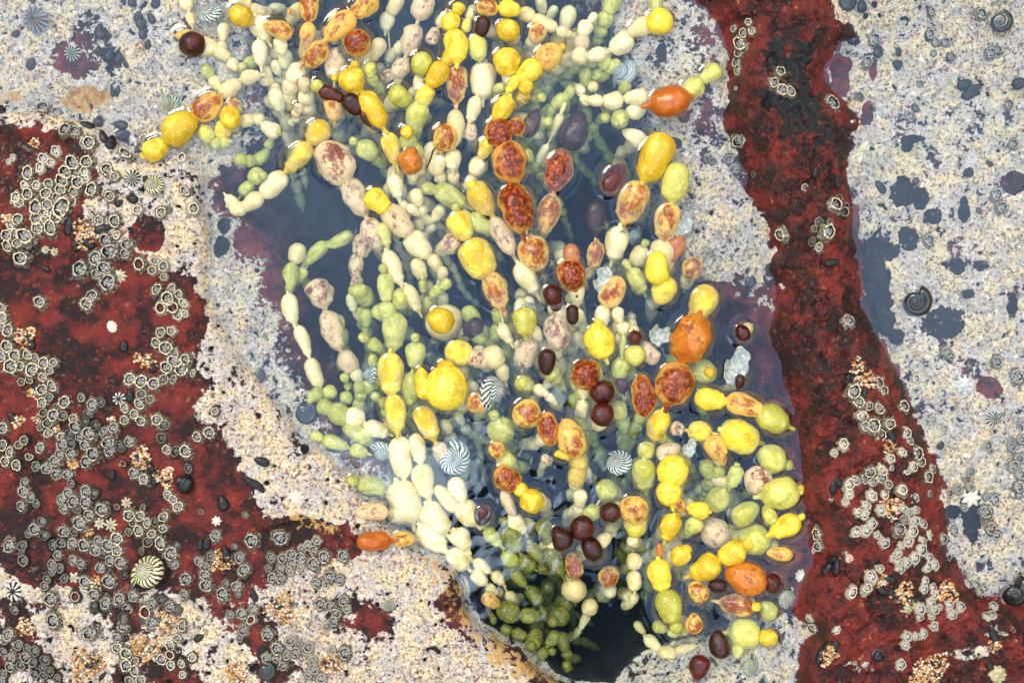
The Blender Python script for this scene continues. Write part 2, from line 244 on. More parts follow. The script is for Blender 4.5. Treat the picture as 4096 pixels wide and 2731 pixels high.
BARN = {
'b':"683,120,60 803,117,50 612,215,52 700,205,45 785,203,42 583,292,62 727,305,62 795,268,40 452,318,52 562,370,58 683,392,48 235,335,38 340,330,38 433,408,58 530,443,50 672,478,42 262,415,45 150,443,40 183,492,48 440,505,45 340,532,55 572,533,70 415,580,35 520,615,62 340,635,48 432,645,45 350,728,55 472,722,58 165,645,50 105,688,42 75,790,48 152,762,42 240,795,58 165,860,48 78,888,48 205,1000,62 850,370,55 520,15,42 405,85,42 375,165,38 472,120,40 262,220,50 120,75,25 82,110,20 1150,45,45 985,185,48 1055,245,45 1015,430,45 1270,555,42 1480,580,48 1775,545,42 1705,380,45 915,645,45 1060,655,48 1680,85,35 1075,785,42 980,835,48 1022,930,62 1175,870,50 1158,955,50 882,1000,55 968,1090,52 895,1145,48 1000,1220,62 745,1100,62 1285,1050,-55 1425,1022,38 1502,1072,42 1405,1105,42 1510,1165,38 848,1350,55 800,1415,48 372,1400,55 1440,1285,52 1580,1285,45 1650,1330,45 1545,1370,50 1690,1405,42 1480,1450,-42 1588,1445,-55 1635,1505,42 1700,1500,38 25,1460,45 30,1530,50",
'c':"20,165,50 85,280,55 20,250,35 75,428,50 148,510,48 262,505,45 332,525,38 20,520,45 108,608,58 200,605,50 300,640,50 408,580,45 500,575,45 462,648,42 400,710,45 282,730,40 205,750,38 485,790,50 397,825,45 462,890,40 395,940,50 600,940,50 535,978,42 752,895,38 850,962,50 935,940,42 500,1058,45 588,1062,42 820,1040,42 410,1035,38 680,1090,45 790,1115,42 445,1130,42 375,1170,35 885,1150,42 700,1165,45 450,1220,45 585,1255,45 650,1222,42 735,1250,45 825,1222,58 955,1205,45 1045,1175,48 575,1325,45 662,1315,42 790,1330,45 555,1415,45 655,1410,45 862,1410,50 510,1478,48 800,1482,50 340,1525,42 435,1540,45 1000,1300,50 1115,1340,42 1010,1378,45 1195,1300,50 35,1175,50 230,1288,40 180,1330,38 30,1332,42 98,1395,45 60,1478,45 160,1515,42 375,1355,45 280,1435,40 1480,300,45 1580,285,42 1440,395,48 1528,440,60 1610,485,42 1715,545,48 1610,565,50 1535,620,55 1675,640,55 1595,730,35 1200,728,48 1300,750,55 1420,770,55 1507,733,42 1305,862,40 1380,912,42 1285,955,45 1150,990,45 1240,1045,48 1150,1100,45 1305,1108,45 1445,1095,45 1510,1145,42 1490,1265,42 1820,1255,45 1925,1215,48 1540,1375,45 1620,1385,42 1712,1390,48 1775,670,30 1735,1545,42 1980,1025,35 1135,1500,-25",
'd':"905,155,32 970,195,32 385,160,35 460,160,32 170,215,32 485,222,30 165,280,32 150,375,32 215,315,30 250,355,25 460,290,32 580,275,32 640,290,28 415,330,32 500,342,35 580,350,35 435,392,35 525,392,28 605,435,32 690,398,38 540,490,38 290,478,30 240,530,32 195,560,25 310,568,30 435,545,38 505,545,28 365,635,30 420,620,28 490,625,32 65,640,38 155,640,28 150,690,22 395,705,32 165,740,30 575,635,35 663,608,32 790,592,35 730,640,35 645,668,32 790,675,38 700,690,28 495,738,32 550,762,32 745,740,35 815,755,32 680,790,32 742,805,28 355,768,30 355,815,28 410,790,30 440,860,28 322,865,25 580,885,38 738,878,38 840,835,30 1130,298,32 1168,330,32 1198,378,32 875,435,35 945,442,32 898,490,30 992,490,32 1048,478,28 1105,442,32 1100,522,32 937,540,32 1025,560,35 870,548,25 965,385,25 1000,615,30 1083,625,38 1192,640,30 1152,695,38 1170,762,32 955,675,25 790,380,-18 1452,575,35 1355,412,20 1345,745,32 1420,710,28 1382,778,28 1380,840,35 1392,908,38 1252,865,38 1240,968,35 1500,965,35 1520,895,25 1595,915,32 1603,965,25 1642,803,32 1615,720,30 1695,605,38 1885,585,38 1650,435,22 1580,645,20 1825,720,28 1900,722,35 1960,698,32 2025,722,32 1965,760,32 2070,638,30 2130,605,30 2110,675,32 2030,662,28 2180,718,35 2110,760,32 1885,790,30 1950,808,28 2022,780,28 1835,855,32 1890,860,32 1805,790,25 2310,710,35 2215,850,32 2285,870,32 2125,890,32 2190,900,25 2155,1030,32 2220,1045,32 2310,1010,38 2260,1090,32 2245,1145,32 2195,1180,28 2330,1060,25 345,1000,38 305,910,28 510,980,-28 635,970,38 715,1025,35 635,1045,30 805,1000,38 900,980,38 860,1060,38 835,1125,30 830,1180,32 980,1085,-38 1025,1025,32 1090,1005,30 1145,1045,35 1190,1070,30 1025,1160,32 975,1145,25 1228,1175,35 365,1140,38 105,1070,25 608,1225,35 678,1240,35 790,1255,35 1195,1260,32 1150,1305,32 1090,1400,32 1148,1370,-25 1155,1440,28 1295,1390,28 790,1325,35 855,1360,32 655,1350,32 910,1415,28 855,1440,35 910,1480,32 950,1540,30 880,1545,28 1550,1100,28 1630,1098,32 1705,1072,35 1690,1135,-25 1800,1235,38 1635,1205,28 1610,1260,25 1225,1430,28 1230,1505,28 1955,1275,30 2010,1300,30 2075,1320,30 1990,1355,32 2055,1345,25 1865,1330,32 1865,1395,32 1795,1400,30 1905,1445,32 2100,1410,30 2235,1340,25 2320,1360,35 1930,1375,25 2110,1465,30 2075,1500,28 2160,1530,28 60,1240,32 40,1275,28 30,1350,30 130,1305,28 185,1325,30 240,1345,30 75,1390,35 180,1385,32 75,1450,32 230,1420,28 310,1405,30 290,1460,28 335,1480,28 240,1505,30 300,1510,28 390,1530,30 25,1500,30 15,1545,30 145,1440,25 110,1330,25",
't':"785,610,50 1000,535,45 1050,605,45 835,705,45 920,735,45 1020,765,42 860,830,40 965,925,58 885,930,45 1110,905,52 1025,1010,50 1262,990,40 1290,1060,42 1355,1180,50 1232,1165,38 1120,1225,35 1235,755,48 690,1095,40 605,1170,38 940,1340,55 1050,1330,38 1390,1260,42 1330,1300,38 1275,1330,38 1450,1395,55 1505,1325,30 805,1425,42 875,1415,42 745,1460,40 960,1440,42 1040,1400,42 1100,1465,45 1225,1515,45 745,1545,35 1125,1305,25 825,510,35 1045,480,25 1475,1545,30 1640,250,48 2095,335,42 1350,495,38 2285,475,50 1590,625,38 1570,680,35 1440,890,32 1515,865,28 1620,955,25 2010,1105,40 2035,1150,30 2230,1050,38 2235,1120,38 2320,1050,35 2305,1220,40 2255,1300,40 2300,945,42 2280,870,28 2300,1475,50 2310,1370,40 1830,1420,35 1855,1480,35 1740,1510,35 1865,1345,35 1660,1540,30",
's':"125,585,45 465,475,40 560,480,32 545,565,58 420,540,35 405,650,40 465,705,42 600,320,55 640,255,35 700,335,40 680,385,40 730,1380,48 335,160,32 1470,640,48 2095,220,42 2145,335,42 1935,370,20 1360,95,25",
'r':"45,765,45 130,825,50 205,845,35 105,670,40 575,960,65 905,575,45 970,370,50 1500,110,38 1480,190,32 1480,320,38 1535,390,35 1630,395,42 1520,495,28 1675,520,32 2045,490,42 2110,460,32 1395,780,30 835,890,38 1300,1075,42 1355,995,35 2205,960,45 2250,1325,45 1950,135,45",
'C':"1465,270,28 1595,215,40 1620,290,38 1550,310,38 1520,410,45 1515,495,42 1490,580,38 1500,650,42 1480,815,20 1510,1290,50 1410,1475,40",
'F':"1470,400,45 1415,325,40 1200,320,30 1270,345,35 1650,455,30",
'u':"1155,95,35 1255,85,35 1390,50,35 1485,115,32 945,145,22 980,75,25 1110,170,28 1045,225,28 1100,245,28 1150,315,32 1110,365,35 1030,385,32 1195,405,28 1250,465,32 1365,365,38 1470,375,35 1410,285,38 1490,295,32 1550,320,32 1400,195,30 1500,205,30 1225,210,35 1440,225,30 1440,455,30 1385,485,25 1540,520,35 1490,585,32 1600,580,28 1360,540,28 1330,580,28 1360,615,25 1430,620,25 1375,670,28 1590,655,32 1645,640,28 1215,670,32 1150,730,35 1705,435,30 1560,830,30 1630,815,30 1640,875,30 1570,770,30 1620,935,30 1530,985,32 1600,980,28 1645,990,28 1530,1040,30 1620,1040,28 1685,975,25 1785,1030,28 1640,1120,32 1760,955,35 1850,970,35 995,850,32 1090,860,25 665,1060,28 690,1135,38 880,1150,25 1115,820,30 1550,450,28 1910,790,28 1970,800,30 2000,850,28 2030,830,28 2110,965,30 2100,1040,28 2060,1040,28 1380,1420,35 1415,1270,25 1500,1200,30 1560,1180,30 1430,1200,28 730,400,38 740,490,40 1830,45,28 1925,30,28 2060,105,32 2120,130,30 2045,225,38 2085,345,38 2130,395,32 2300,25,35 2310,90,32 1880,190,22 1800,370,30",
'a':"405,1010,48 525,1035,45 400,1110,28 300,1045,22 180,1055,20 610,1195,60 700,1215,45 825,1320,55 1325,1285,48 640,1035,28 80,1010,42"}
MUSSEL = {
'b':"635,700,42,95,10 800,855,38,85,-60 945,725,40,85,75 690,885,32,55,-20 1215,450,40,60,-70 1095,490,30,45,50 700,730,25,60,-30 420,1090,28,50,-65",
'a':"805,1155,40,72,-70 905,1130,50,75,10 1110,1150,42,75,-80 1130,1245,60,85,60 950,1255,35,70,-20 1025,1310,50,75,15 920,300,52,70,-15 1275,160,45,60,20 1390,170,35,60,-30 1300,220,45,55,60 1010,510,48,60,20 1090,540,40,55,30 1150,585,22,50,-30 1310,310,38,65,-15 1360,410,28,50,10 1085,840,28,60,5 1035,840,22,60,-10 290,590,45,60,20 15,1020,50,60,0 150,315,35,45,40 800,1432,32,32,0 1435,30,45,60,20 1215,20,40,50,10",
'r':"1800,780,50,75,70 1890,810,35,75,75 1850,870,45,85,70 2310,770,55,80,75 1190,595,45,50,60 1010,480,45,60,20 1190,480,35,45,0 2030,1505,30,40,-50 1750,740,18,40,-20 860,60,45,65,-5",
's':"1030,150,38,75,-35 590,60,28,55,60 565,125,28,60,75 640,120,25,55,-20 675,70,22,45,-20 590,845,35,75,80 435,15,25,50,10 500,880,18,25,0",
't':"850,310,28,60,50 870,390,28,60,75 890,440,20,35,80 735,500,25,55,10 895,530,28,55,70 890,620,28,55,15 1130,1010,35,70,-25 1100,1140,32,48,60 600,1480,38,72,5 645,1440,28,45,-20 690,110,12,12,0",
'u':"800,665,38,70,40 845,600,30,55,70 870,660,32,65,10 1290,750,32,55,-75 1225,835,28,50,-50 1310,860,30,50,-30 1480,912,28,72,-85 1545,900,20,40,80 740,1350,30,75,15 790,1280,28,60,45 870,1270,28,55,10 1650,1405,35,55,-50 2080,1430,28,50,-20 2110,1190,35,75,-25 1200,1350,42,42,0 1750,862,22,55,-80 845,35,28,65,5",
'd':"925,40,20,45,-25 1000,90,22,70,-30 1040,190,22,55,10 1240,225,60,65,-60 1390,620,28,52,10 1520,700,28,60,-15 1545,740,22,40,-50 1705,970,22,50,-25 1125,1130,18,60,0 1500,355,38,55,-20 1760,75,30,55,-70 1690,215,25,75,-55 1740,240,22,60,-40 1860,1040,25,60,-50 620,1430,25,55,60 690,1515,15,40,40 1340,1260,22,40,60 2200,1440,22,40,-40 1345,635,22,40,10 1575,720,18,40,-60 755,165,20,35,10",
'c':"170,375,25,55,80 285,385,38,75,-20 1140,425,40,60,5 1395,600,35,70,-15 1195,880,38,60,-5 110,1070,38,52,-40 315,800,22,50,30"}
GRAINS = [('d',970,1330,100),('d',1890,1070,95),('d',1120,1160,80),('d',580,1440,110),('d',1490,740,75),('d',960,70,60),('d',1110,180,65),('d',500,90,40),('d',640,890,45),('d',2230,1430,75),('d',1600,1490,80),('d',600,545,30),('d',170,1190,60),
 ('c',230,340,100),('c',300,850,55),('c',350,1090,45),('c',1370,570,70),('c',1300,1430,90),('c',1030,1100,40),('c',1270,530,40),('c',160,1110,60),('c',520,1190,40),
 ('b',800,770,130),('b',60,640,50),('t',830,370,75),('t',910,500,80),('t',1120,1120,60),('t',1730,690,35),('u',1310,190,85),('u',1220,750,60),('u',1740,850,85),('u',1400,870,90),('u',800,1330,90),('u',1650,1430,110),('u',1540,1500,90),('u',2120,1270,50),('a',1280,430,50),('a',320,1320,50),('r',760,950,40)]
# ---------------------------------------------------------------- noise
def _hash(ix, iy, seed):
    h = (ix.astype(np.int64)*374761393 + iy.astype(np.int64)*668265263 + seed*974711) & 0x7fffffff
    h = ((h ^ (h >> 13))*1274126177) & 0x7fffffff
    return ((h ^ (h >> 16)) & 0xffff)/65535.0
def vnoise(x, y, seed=0):
    ix = np.floor(x).astype(np.int64); iy = np.floor(y).astype(np.int64)
    fx = x-ix; fy = y-iy
    fx = fx*fx*(3-2*fx); fy = fy*fy*(3-2*fy)
    a = _hash(ix,iy,seed); b = _hash(ix+1,iy,seed); c = _hash(ix,iy+1,seed); d = _hash(ix+1,iy+1,seed)
    return (a*(1-fx)+b*fx)*(1-fy)+(c*(1-fx)+d*fx)*fy
def fbm(x, y, size, octaves=4, seed=0, gain=.5):
    s = 0; amp = 1; tot = 0; f = 1/size
    for o in range(octaves):
        a = .6+.9*o; ca, sa = math.cos(a), math.sin(a)
        s = s + amp*vnoise((x*ca-y*sa)*f+17*o, (x*sa+y*ca)*f+9*o, seed+o); tot += amp; amp *= gain; f *= 2.03
    return s/tot
def sdist(x, y, poly):
    """signed distance to a closed outline, positive inside"""
    d = np.full(x.shape, 1e18); inside = np.zeros(x.shape, bool)
    n = len(poly)
    for i in range(n):
        ax, ay = poly[i]; bx, by = poly[(i+1) % n]
        ex, ey = bx-ax, by-ay
        t = np.clip(((x-ax)*ex+(y-ay)*ey)/max(ex*ex+ey*ey, 1e-9), 0, 1)
        d = np.minimum(d, (x-ax-ex*t)**2+(y-ay-ey*t)**2)
        if ay != by:
            c = ((ay > y) != (by > y)) & (x < ex*(y-ay)/ey+ax)
            inside ^= c
    d = np.sqrt(d); return np.where(inside, d, -d)
def sst(a, b, x):
    t = np.clip((x-a)/(b-a), 0, 1); return t*t*(3-2*t)
# outlines, in a 2352 x 1568 grid over the frame
RIDGE = [(1560,-200),(1605,0),(1650,30),(1665,60),(1680,130),(1672,200),(1672,300),(1700,330),(1720,400),(1725,440),(1760,490),(1775,560),(1770,620),(1790,660),(1780,700),(1762,760),(1790,830),(1812,900),(1830,980),(1842,1080),(1850,1150),(1868,1200),(1872,1290),(1845,1330),(1830,1400),(1860,1440),(1845,1500),(1835,1568),(1830,1900),(2800,1900),(2800,1430),
 (2352,1398),(2290,1375),(2252,1379),(2208,1332),(2173,1277),(2168,1198),(2165,1121),(2144,1046),(2114,983),(2091,936),(2074,886),(2039,816),(2019,784),(1996,730),(1979,692),(1976,630),(1964,582),(1959,542),(1959,467),(1944,392),(1951,350),(1949,315),(1969,288),(1949,265),(1939,245),(1926,220),(1899,195),(1889,155),(1914,120),(1926,96),(1965,84),(1949,50),(1924,22),(1909,0),(1895,-200)]
LAND = [(-900,262),(0,250),(100,255),(250,292),(330,378),(440,352),(468,400),(480,560),(490,700),(556,820),(640,930),(700,1010),(775,1050),(840,1155),(900,1215),(935,1250),(1020,1290),(1058,1330),(1072,1400),(1105,1452),(1190,1490),(1255,1548),(1305,1575),(1330,1900),(-900,1900)]
LEFTRED = [(0,290),(100,300),(175,300),(165,345),(213,390),(225,445),(180,495),(185,540),(240,545),(310,595),(385,620),(430,650),(470,690),(472,740),(465,770),(440,815),(455,870),(470,895),(450,930),(460,960),(520,975),(520,1025),(530,1080),(560,1130),(564,1170),(600,1195),(700,1185),(804,1222),(830,1245),(820,1265),(700,1290),(640,1330),(560,1360),(480,1370),(380,1350),(250,1370),(150,1350),(60,1320),(0,1290),(-900,1290),(-900,290)]
DEEP = [(540,-300),(560,0),(560,160),(600,280),(560,360),(530,430),(560,520),(640,600),(665,700),(690,800),(760,920),(840,1010),(880,1100),(925,1205),(1030,1266),(1078,1316),(1092,1392),(1126,1438),(1206,1470),(1275,1530),(1330,1562),(1400,1560),(1455,1510),(1530,1470),(1640,1450),(1720,1380),(1780,1260),(1800,1150),(1790,1000),(1765,900),(1745,780),(1700,700),(1640,640),(1570,590),(1540,520),(1530,420),(1520,330),(1500,240),(1440,140),(1400,0),(1380,-300)]
def fields(x, y):
    """x, y in that grid; returns height in mm and the colour masks"""
    w1 = (fbm(x,y,46,3,11)-.5)*30; w2 = (fbm(x,y,46,3,31)-.5)*30
    xs, ys = x+w1*.5, y+w2*.5
    sr = sdist(xs, ys, RIDGE); sl = sdist(xs, ys, LAND); sd = sdist(x+w1, y+w2, DEEP); lr = sdist(x+w1*.7, y+w2*.7, LEFTRED)
    n1 = fbm(x,y,150,4,1)-.5; n2 = fbm(x,y,26,4,2)-.5; n3 = fbm(x,y,8,3,3)-.5
    rid = 1-np.abs(2*fbm(x,y,34,3,5)-1)
    right = sst(-20,40, x-np.interp(y,[0,300,700,1100,1568],[1780,1830,1880,2000,2050]))
    # submerged floor outside the pool
    z = -3.2+n1*3.5+n2*1.6
    z = z - right*(2.0+5*sst(90,0,-sr)*sst(400,520,y)*sst(900,760,y))
    z = z + right*2.5*sst(-8,8, sdist(x,y,[(1990,640),(2110,480),(2110,360),(2080,300),(2200,330),(2352,420),(2600,440),(2600,1500),(2200,1350),(2100,900)]))
    # pool walls and floor
    z = z - (1-right)*sst(-140, 0, sd)*5*(sd > -200)
    z = z - sst(-5, 110, sd*(1+1.6*sst(1180,1260,y)*sst(1500,1300,x)))*52 - sst(-60,30,sd)*3
    z = z + ((1-np.abs(2*fbm(x,y,70,3,61)-1))-.6)*3.2 + (fbm(x,y,42,2,63)-.5)*3.6 + (fbm(x,y,14,2,67)-.5)*1.3
    # left ledge
    ledge = sst(-14, 40, sl)*6.5 + sst(30,260,sl)*4 + n1*5*sst(0,80,sl)
    z = np.where(sl > -14, z*(1-sst(-14,14,sl)) + (ledge-1.0)*sst(-14,14,sl), z)
    # low wet basins in the red ledge
    redlow = sst(0, 30, lr)*2.0
    z = z - redlow*(sl > 0)
    # ridge
    lw = sst(-6, 55, sr)
    z = z*(1-sst(-30,10,sr)) + sst(-30,10,sr)*(1.5+lw*13+n1*9*lw)
    rough = sst(0,30,sr)
    z = z + rough*((rid-.55)*3.6+(1-np.abs(2*fbm(x,y,15,2,8)-1)-.5)*2.0+n2*3.4+n3*2.2) + (1-rough)*(n2*1.5+n3*.9)*sst(80,-10,sd)
    z = z + (n2*5+n1*12)*sst(20,100,sd)
    # pits in the pale crust
    pit = sst(.75,.84, fbm(x,y,17,2,44)); z = z - pit*2.0*(1-rough)*sst(10,-30,lr)
    # masks
    cream = .80+n1*.30+(fbm(x,y,75,3,81)-.5)*.85
    cream = np.where(sl > -60, cream+.05, cream)
    cream = cream - 1.3*sst(-22,22,lr+n2*34+(fbm(x,y,85,3,17)-.5)*46)
    cream = cream - 1.4*sst(-16,14,sr+n2*36)
    island = np.hypot((x-340)/1.1,(y-540))
    cream = cream - 1.2*sst(46,34,island+n2*20)
    mix = sst(1330,1400,y)*sst(0,30,sl)*(1-sst(850,1000,x))
    cream = cream*(1-mix)+mix*(.50+(fbm(x,y,110,3,71)-.5)*2.6)
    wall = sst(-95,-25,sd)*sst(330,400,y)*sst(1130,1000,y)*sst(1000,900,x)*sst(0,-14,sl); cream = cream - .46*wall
    cream = cream - 1.2*sst(1640,1700,x+n2*60)*(1-right)*sst(620,760,y+n2*160)*sst(1430,1370,y+n2*60)*sst(60,30,sr)
    cream = cream - .25*sst(1560,1620,x)*(1-right)*sst(10,-40,sr)*sst(500,300,y)
    tl = np.hypot((x-185)/95,(y-130)/62); cream = cream - .55*sst(1.2,.5,tl+n2*1.2)
    tr = np.hypot((x-265)/22,(y-160)/60); cream = cream - .4*sst(1.2,.5,tr+n2)
    for cx,cy,rx,ry in [(1930,150,24,22),(1932,185,22,34),(1990,262,16,28),(2005,160,8,22),(2335,420,30,26),(1340+180,560,1,1),(2275,890,30,24),(1330,135,1,1),(1625,665,60,20)]:
        cream = cream - .9*sst(1.25,.8,np.hypot((x-cx)/rx,(y-cy)/ry)+n2*.8)
    for cx,cy,rx,ry in [(1890,1215,22,55),(1905,1280,45,25),(2250,1500,60,18),(2300,1450,40,20),(1970,1530,40,18),(1895,1150,18,16),(1790,420,10,6)]:
        cream = cream + 1.0*sst(1.3,.7,np.hypot((x-cx)/rx,(y-cy)/ry)+n2*1.4)
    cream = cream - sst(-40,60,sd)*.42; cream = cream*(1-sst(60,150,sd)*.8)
    orange = sst(1.2,.6,np.hypot((x-190)/72,(y-228)/34)+n2*1.3)
    orange = np.maximum(orange, .50*sst(1.3,.3,np.hypot((x-700)/90,(y-1205-(x-720)*.22)/16)+n2*2.2))
    orange = np.maximum(orange, .55*sst(1.3,.7,np.hypot((x-20)/30,(y-225)/14)+n2))
    orange = np.maximum(orange, .50*sst(100,20,sl)*sst(-12,4,sl)*sst(930,1010,x)*sst(1180,1260,y)); cream = cream - .42*sst(110,20,sl)*sst(-12,4,sl)*sst(900,990,x)*sst(1180,1260,y)
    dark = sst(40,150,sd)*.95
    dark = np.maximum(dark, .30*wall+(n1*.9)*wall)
    for cx,cy,rx,ry in [(1812,190,70,95),(1850,290,60,40),(1780,130,30,60),(1850,120,26,40),(1840,250,40,60)]:
        dark = np.maximum(dark, .85*sst(1.5,.3,np.hypot((x-cx)/rx,(y-cy)/ry)+(n2+n3)*1.9))
    S = lambda a,b: (1764+a*.25, 392+b*.25)
    for a,b,rx,ry in [(1230,210,110,150),(1400,250,70,110),(1510,420,80,75),(1290,620,85,100),(1810,400,60,80),(1740,890,72,72),(1620,1400,185,150),(1180,1520,75,70),(1960,870,75,50),(1840,1130,60,40),(2250,1240,45,110),(1100,740,110,90),
                      (960,800,130,170),(990,1000,140,170),(1010,1200,130,170),(1060,1380,110,130),(1800,280,35,40),(1850,20,50,50),(1865,3160,90,230),(1690,3130,70,60),(1900,600+2400,60,70),(1240,600+620,1,1)]:
        cx, cy = S(a,b)
        dark = np.maximum(dark, sst(1.12,.92,np.hypot((x-cx)/(rx*.25),(y-cy)/(ry*.25))+n2*.7+n3*.5))
    for cx,cy,rx,ry in [(515,520,14,20),(508,565,18,25),(1520,120,14,22),(1550,330,16,14),(1498,530,10,14),(300,1530,1,1),(605,1500,14,20),(700,1030,10,10),(2095,320,30,10),(2085,330,14,18)]:
        dark = np.maximum(dark, .95*sst(1.3,.8,np.hypot((x-cx)/rx,(y-cy)/ry)+n2*.9))
    dark = np.maximum(dark, sst(.77,.85, fbm(x,y,17,2,44))*sst(5,-20,sr)*sst(5,-20,lr)*.9)
    dark = np.maximum(dark, .9*sst(1060,1110,x)*sst(1380,1440,y)*sst(-20,10,sd)); dark = np.maximum(dark, .9*sst(900,940,x)*sst(1180,1230,y)*sst(1560,1480,x)*sst(-14,2,sd)*sst(0,-12,sl))  # shade of the bottom hollow painted in as dark rock
    return z, cream, orange, dark, sr, sl, sd
CX, CY = 1176.0, 784.0
G2M = FW/2352.0
def height_at(xw, yw):
    """rock height in metres under world point(s)"""
    xw = np.atleast_1d(np.asarray(xw, float)); yw = np.atleast_1d(np.asarray(yw, float))
    gx = xw/G2M+CX; gy = CY-yw/G2M
    z = fields(gx, gy)[0]*MM
    zz = np.clip(z, -.012, .016); k = H/(H-zz)
    return fields(CX+(gx-CX)*k, CY+(gy-CY)*k)[0]*MM
def close_below(me, nx, ny, zb):
    """walls and a bottom under a grid sheet, so that it bounds a body of water"""
    n = nx*ny; co = np.empty(n*3, np.float32); me.vertices.foreach_get('co', co); co = co.reshape(-1, 3)
    i = np.arange(n).reshape(ny, nx)
    ring = np.concatenate([i[0,:], i[1:,-1], i[-1,-2::-1], i[-2:0:-1,0]])
    low = co[ring].copy(); low[:,2] = zb; m = len(ring)
    allco = np.concatenate([co, low])
    q = np.stack([i[:-1,:-1], i[:-1,1:], i[1:,1:], i[1:,:-1]], -1).reshape(-1, 4)
    a = ring; b = np.roll(ring, -1); la = n+np.arange(m); lb = np.roll(la, -1)
    w = np.stack([b, a, la, lb], -1); bottom = la[::-1]
    loops = np.concatenate([q.ravel(), w.ravel(), bottom]).astype(np.int32)
    starts = np.concatenate([np.arange(len(q)+m)*4, [(len(q)+m)*4]]).astype(np.int32)
    o = bpy.data.meshes.new('water'); o.vertices.add(len(allco)); o.vertices.foreach_set('co', allco.ravel())
    o.loops.add(len(loops)); o.loops.foreach_set('vertex_index', loops)
    o.polygons.add(len(starts)); o.polygons.foreach_set('loop_start', starts)
    sm = np.ones(len(starts), bool); sm[len(q):] = False; o.polygons.foreach_set('use_smooth', sm)
    o.update(calc_edges=True); return o
def axis(half, step, reach):
    a = list(np.arange(-half, half+1e-9, step)); s = step; v = half
    out = []
    while v < reach:
        s *= 1.22; v += s; out.append(v)
    return np.array([-q for q in out[::-1]]+a+out)
def grid_mesh(name, xs, ys, zf):
    X, Y = np.meshgrid(xs, ys); Z = zf(X, Y)
    extra = None
    if isinstance(Z, tuple): Z, extra = Z[0], Z[1:]
    nx, ny = len(xs), len(ys)
    co = np.stack([X, Y, Z], -1).reshape(-1, 3)
    i = np.arange(nx*ny).reshape(ny, nx)
    q = np.stack([i[:-1,:-1], i[:-1,1:], i[1:,1:], i[1:,:-1]], -1).reshape(-1, 4)
    me = bpy.data.meshes.new(name)
    me.vertices.add(len(co)); me.vertices.foreach_set('co', co.ravel().astype(np.float32))
    me.loops.add(q.size); me.loops.foreach_set('vertex_index', q.ravel().astype(np.int32))
    me.polygons.add(len(q)); me.polygons.foreach_set('loop_start', (np.arange(len(q))*4).astype(np.int32))
    me.polygons.foreach_set('use_smooth', np.ones(len(q), bool))
    me.update(calc_edges=True)
    return me, extra
# ---------------------------------------------------------------- scene basics
scene = bpy.context.scene
col = bpy.data.collections.new('pool_scene'); scene.collection.children.link(col)
def tag(o, label=None, cat=None, group=None, kind=None):
    for k, v in (('label',label),('category',cat),('group',group),('kind',kind)):
        if v: o[k] = v
    return o
class NT:
    def __init__(s, name):
        s.m = bpy.data.materials.new(name); s.m.use_nodes = True
        s.t = s.m.node_tree; s.t.nodes.clear()
        s.out = s.n('ShaderNodeOutputMaterial')
    def n(s, typ, **kw):
        nd = s.t.nodes.new(typ)
        for k, v in kw.items():
            if k.startswith('i_'): nd.inputs[k[2:].replace('_',' ')].default_value = v
            else: setattr(nd, k, v)
        return nd
    def l(s, a, b): s.t.links.new(a, b)
    def noise(s, vec, scale, detail=5, rough=.6, dist=0):
        nd = s.n('ShaderNodeTexNoise'); nd.inputs['Scale'].default_value = scale
        nd.inputs['Detail'].default_value = detail; nd.inputs['Roughness'].default_value = rough
        nd.inputs['Distortion'].default_value = dist
        if vec is not None: s.l(vec, nd.inputs['Vector'])
        return nd.outputs['Fac']
    def step(s, v, a, b, lo=0., hi=1.):
        nd = s.n('ShaderNodeMapRange', interpolation_type='SMOOTHSTEP')
        s.l(v, nd.inputs['Value'])
        nd.inputs['From Min'].default_value = a; nd.inputs['From Max'].default_value = b
        nd.inputs['To Min'].default_value = lo; nd.inputs['To Max'].default_value = hi
        return nd.outputs['Result']
    def math(s, op, a, b=None, c=None):
        nd = s.n('ShaderNodeMath', operation=op)
        for i, v in enumerate((a, b, c)):
            if v is None: continue
            if isinstance(v, (int, float)): nd.inputs[i].default_value = v
            else: s.l(v, nd.inputs[i])
        return nd.outputs[0]
    def mix(s, f, a, b):
        nd = s.n('ShaderNodeMix', data_type='RGBA')
        for sock, v in ((nd.inputs[0], f), (nd.inputs[6], a), (nd.inputs[7], b)):
            if isinstance(v, (int, float)): sock.default_value = v
            elif isinstance(v, tuple): sock.default_value = (*v, 1) if len(v) == 3 else v
            else: s.l(v, sock)
        return nd.outputs[2]
    def bsdf(s, color, rough=.5, spec=.5, bump=None, dist=.001, strength=1, coat=0, sss=0, ior=1.45):
        b = s.n('ShaderNodeBsdfPrincipled')
        for sock, v in (('Base Color', color), ('Roughness', rough), ('Coat Weight', coat)):
            if isinstance(v, (int, float)): b.inputs[sock].default_value = v
            elif isinstance(v, tuple): b.inputs[sock].default_value = (*v, 1)
            else: s.l(v, b.inputs[sock])
        b.inputs['Specular IOR Level'].default_value = spec; b.inputs['IOR'].default_value = ior
        b.inputs['Coat Roughness'].default_value = .06
        if sss:
            b.inputs['Subsurface Weight'].default_value = sss
            b.inputs['Subsurface Radius'].default_value = (1, .75, .3)
            b.inputs['Subsurface Scale'].default_value = .0022
        if bump is not None:
            bm = s.n('ShaderNodeBump'); bm.inputs['Distance'].default_value = dist; bm.inputs['Strength'].default_value = strength
            s.l(bump, bm.inputs['Height']); s.l(bm.outputs[0], b.inputs['Normal'])
        s.l(b.outputs[0], s.out.inputs['Surface'])
        return b
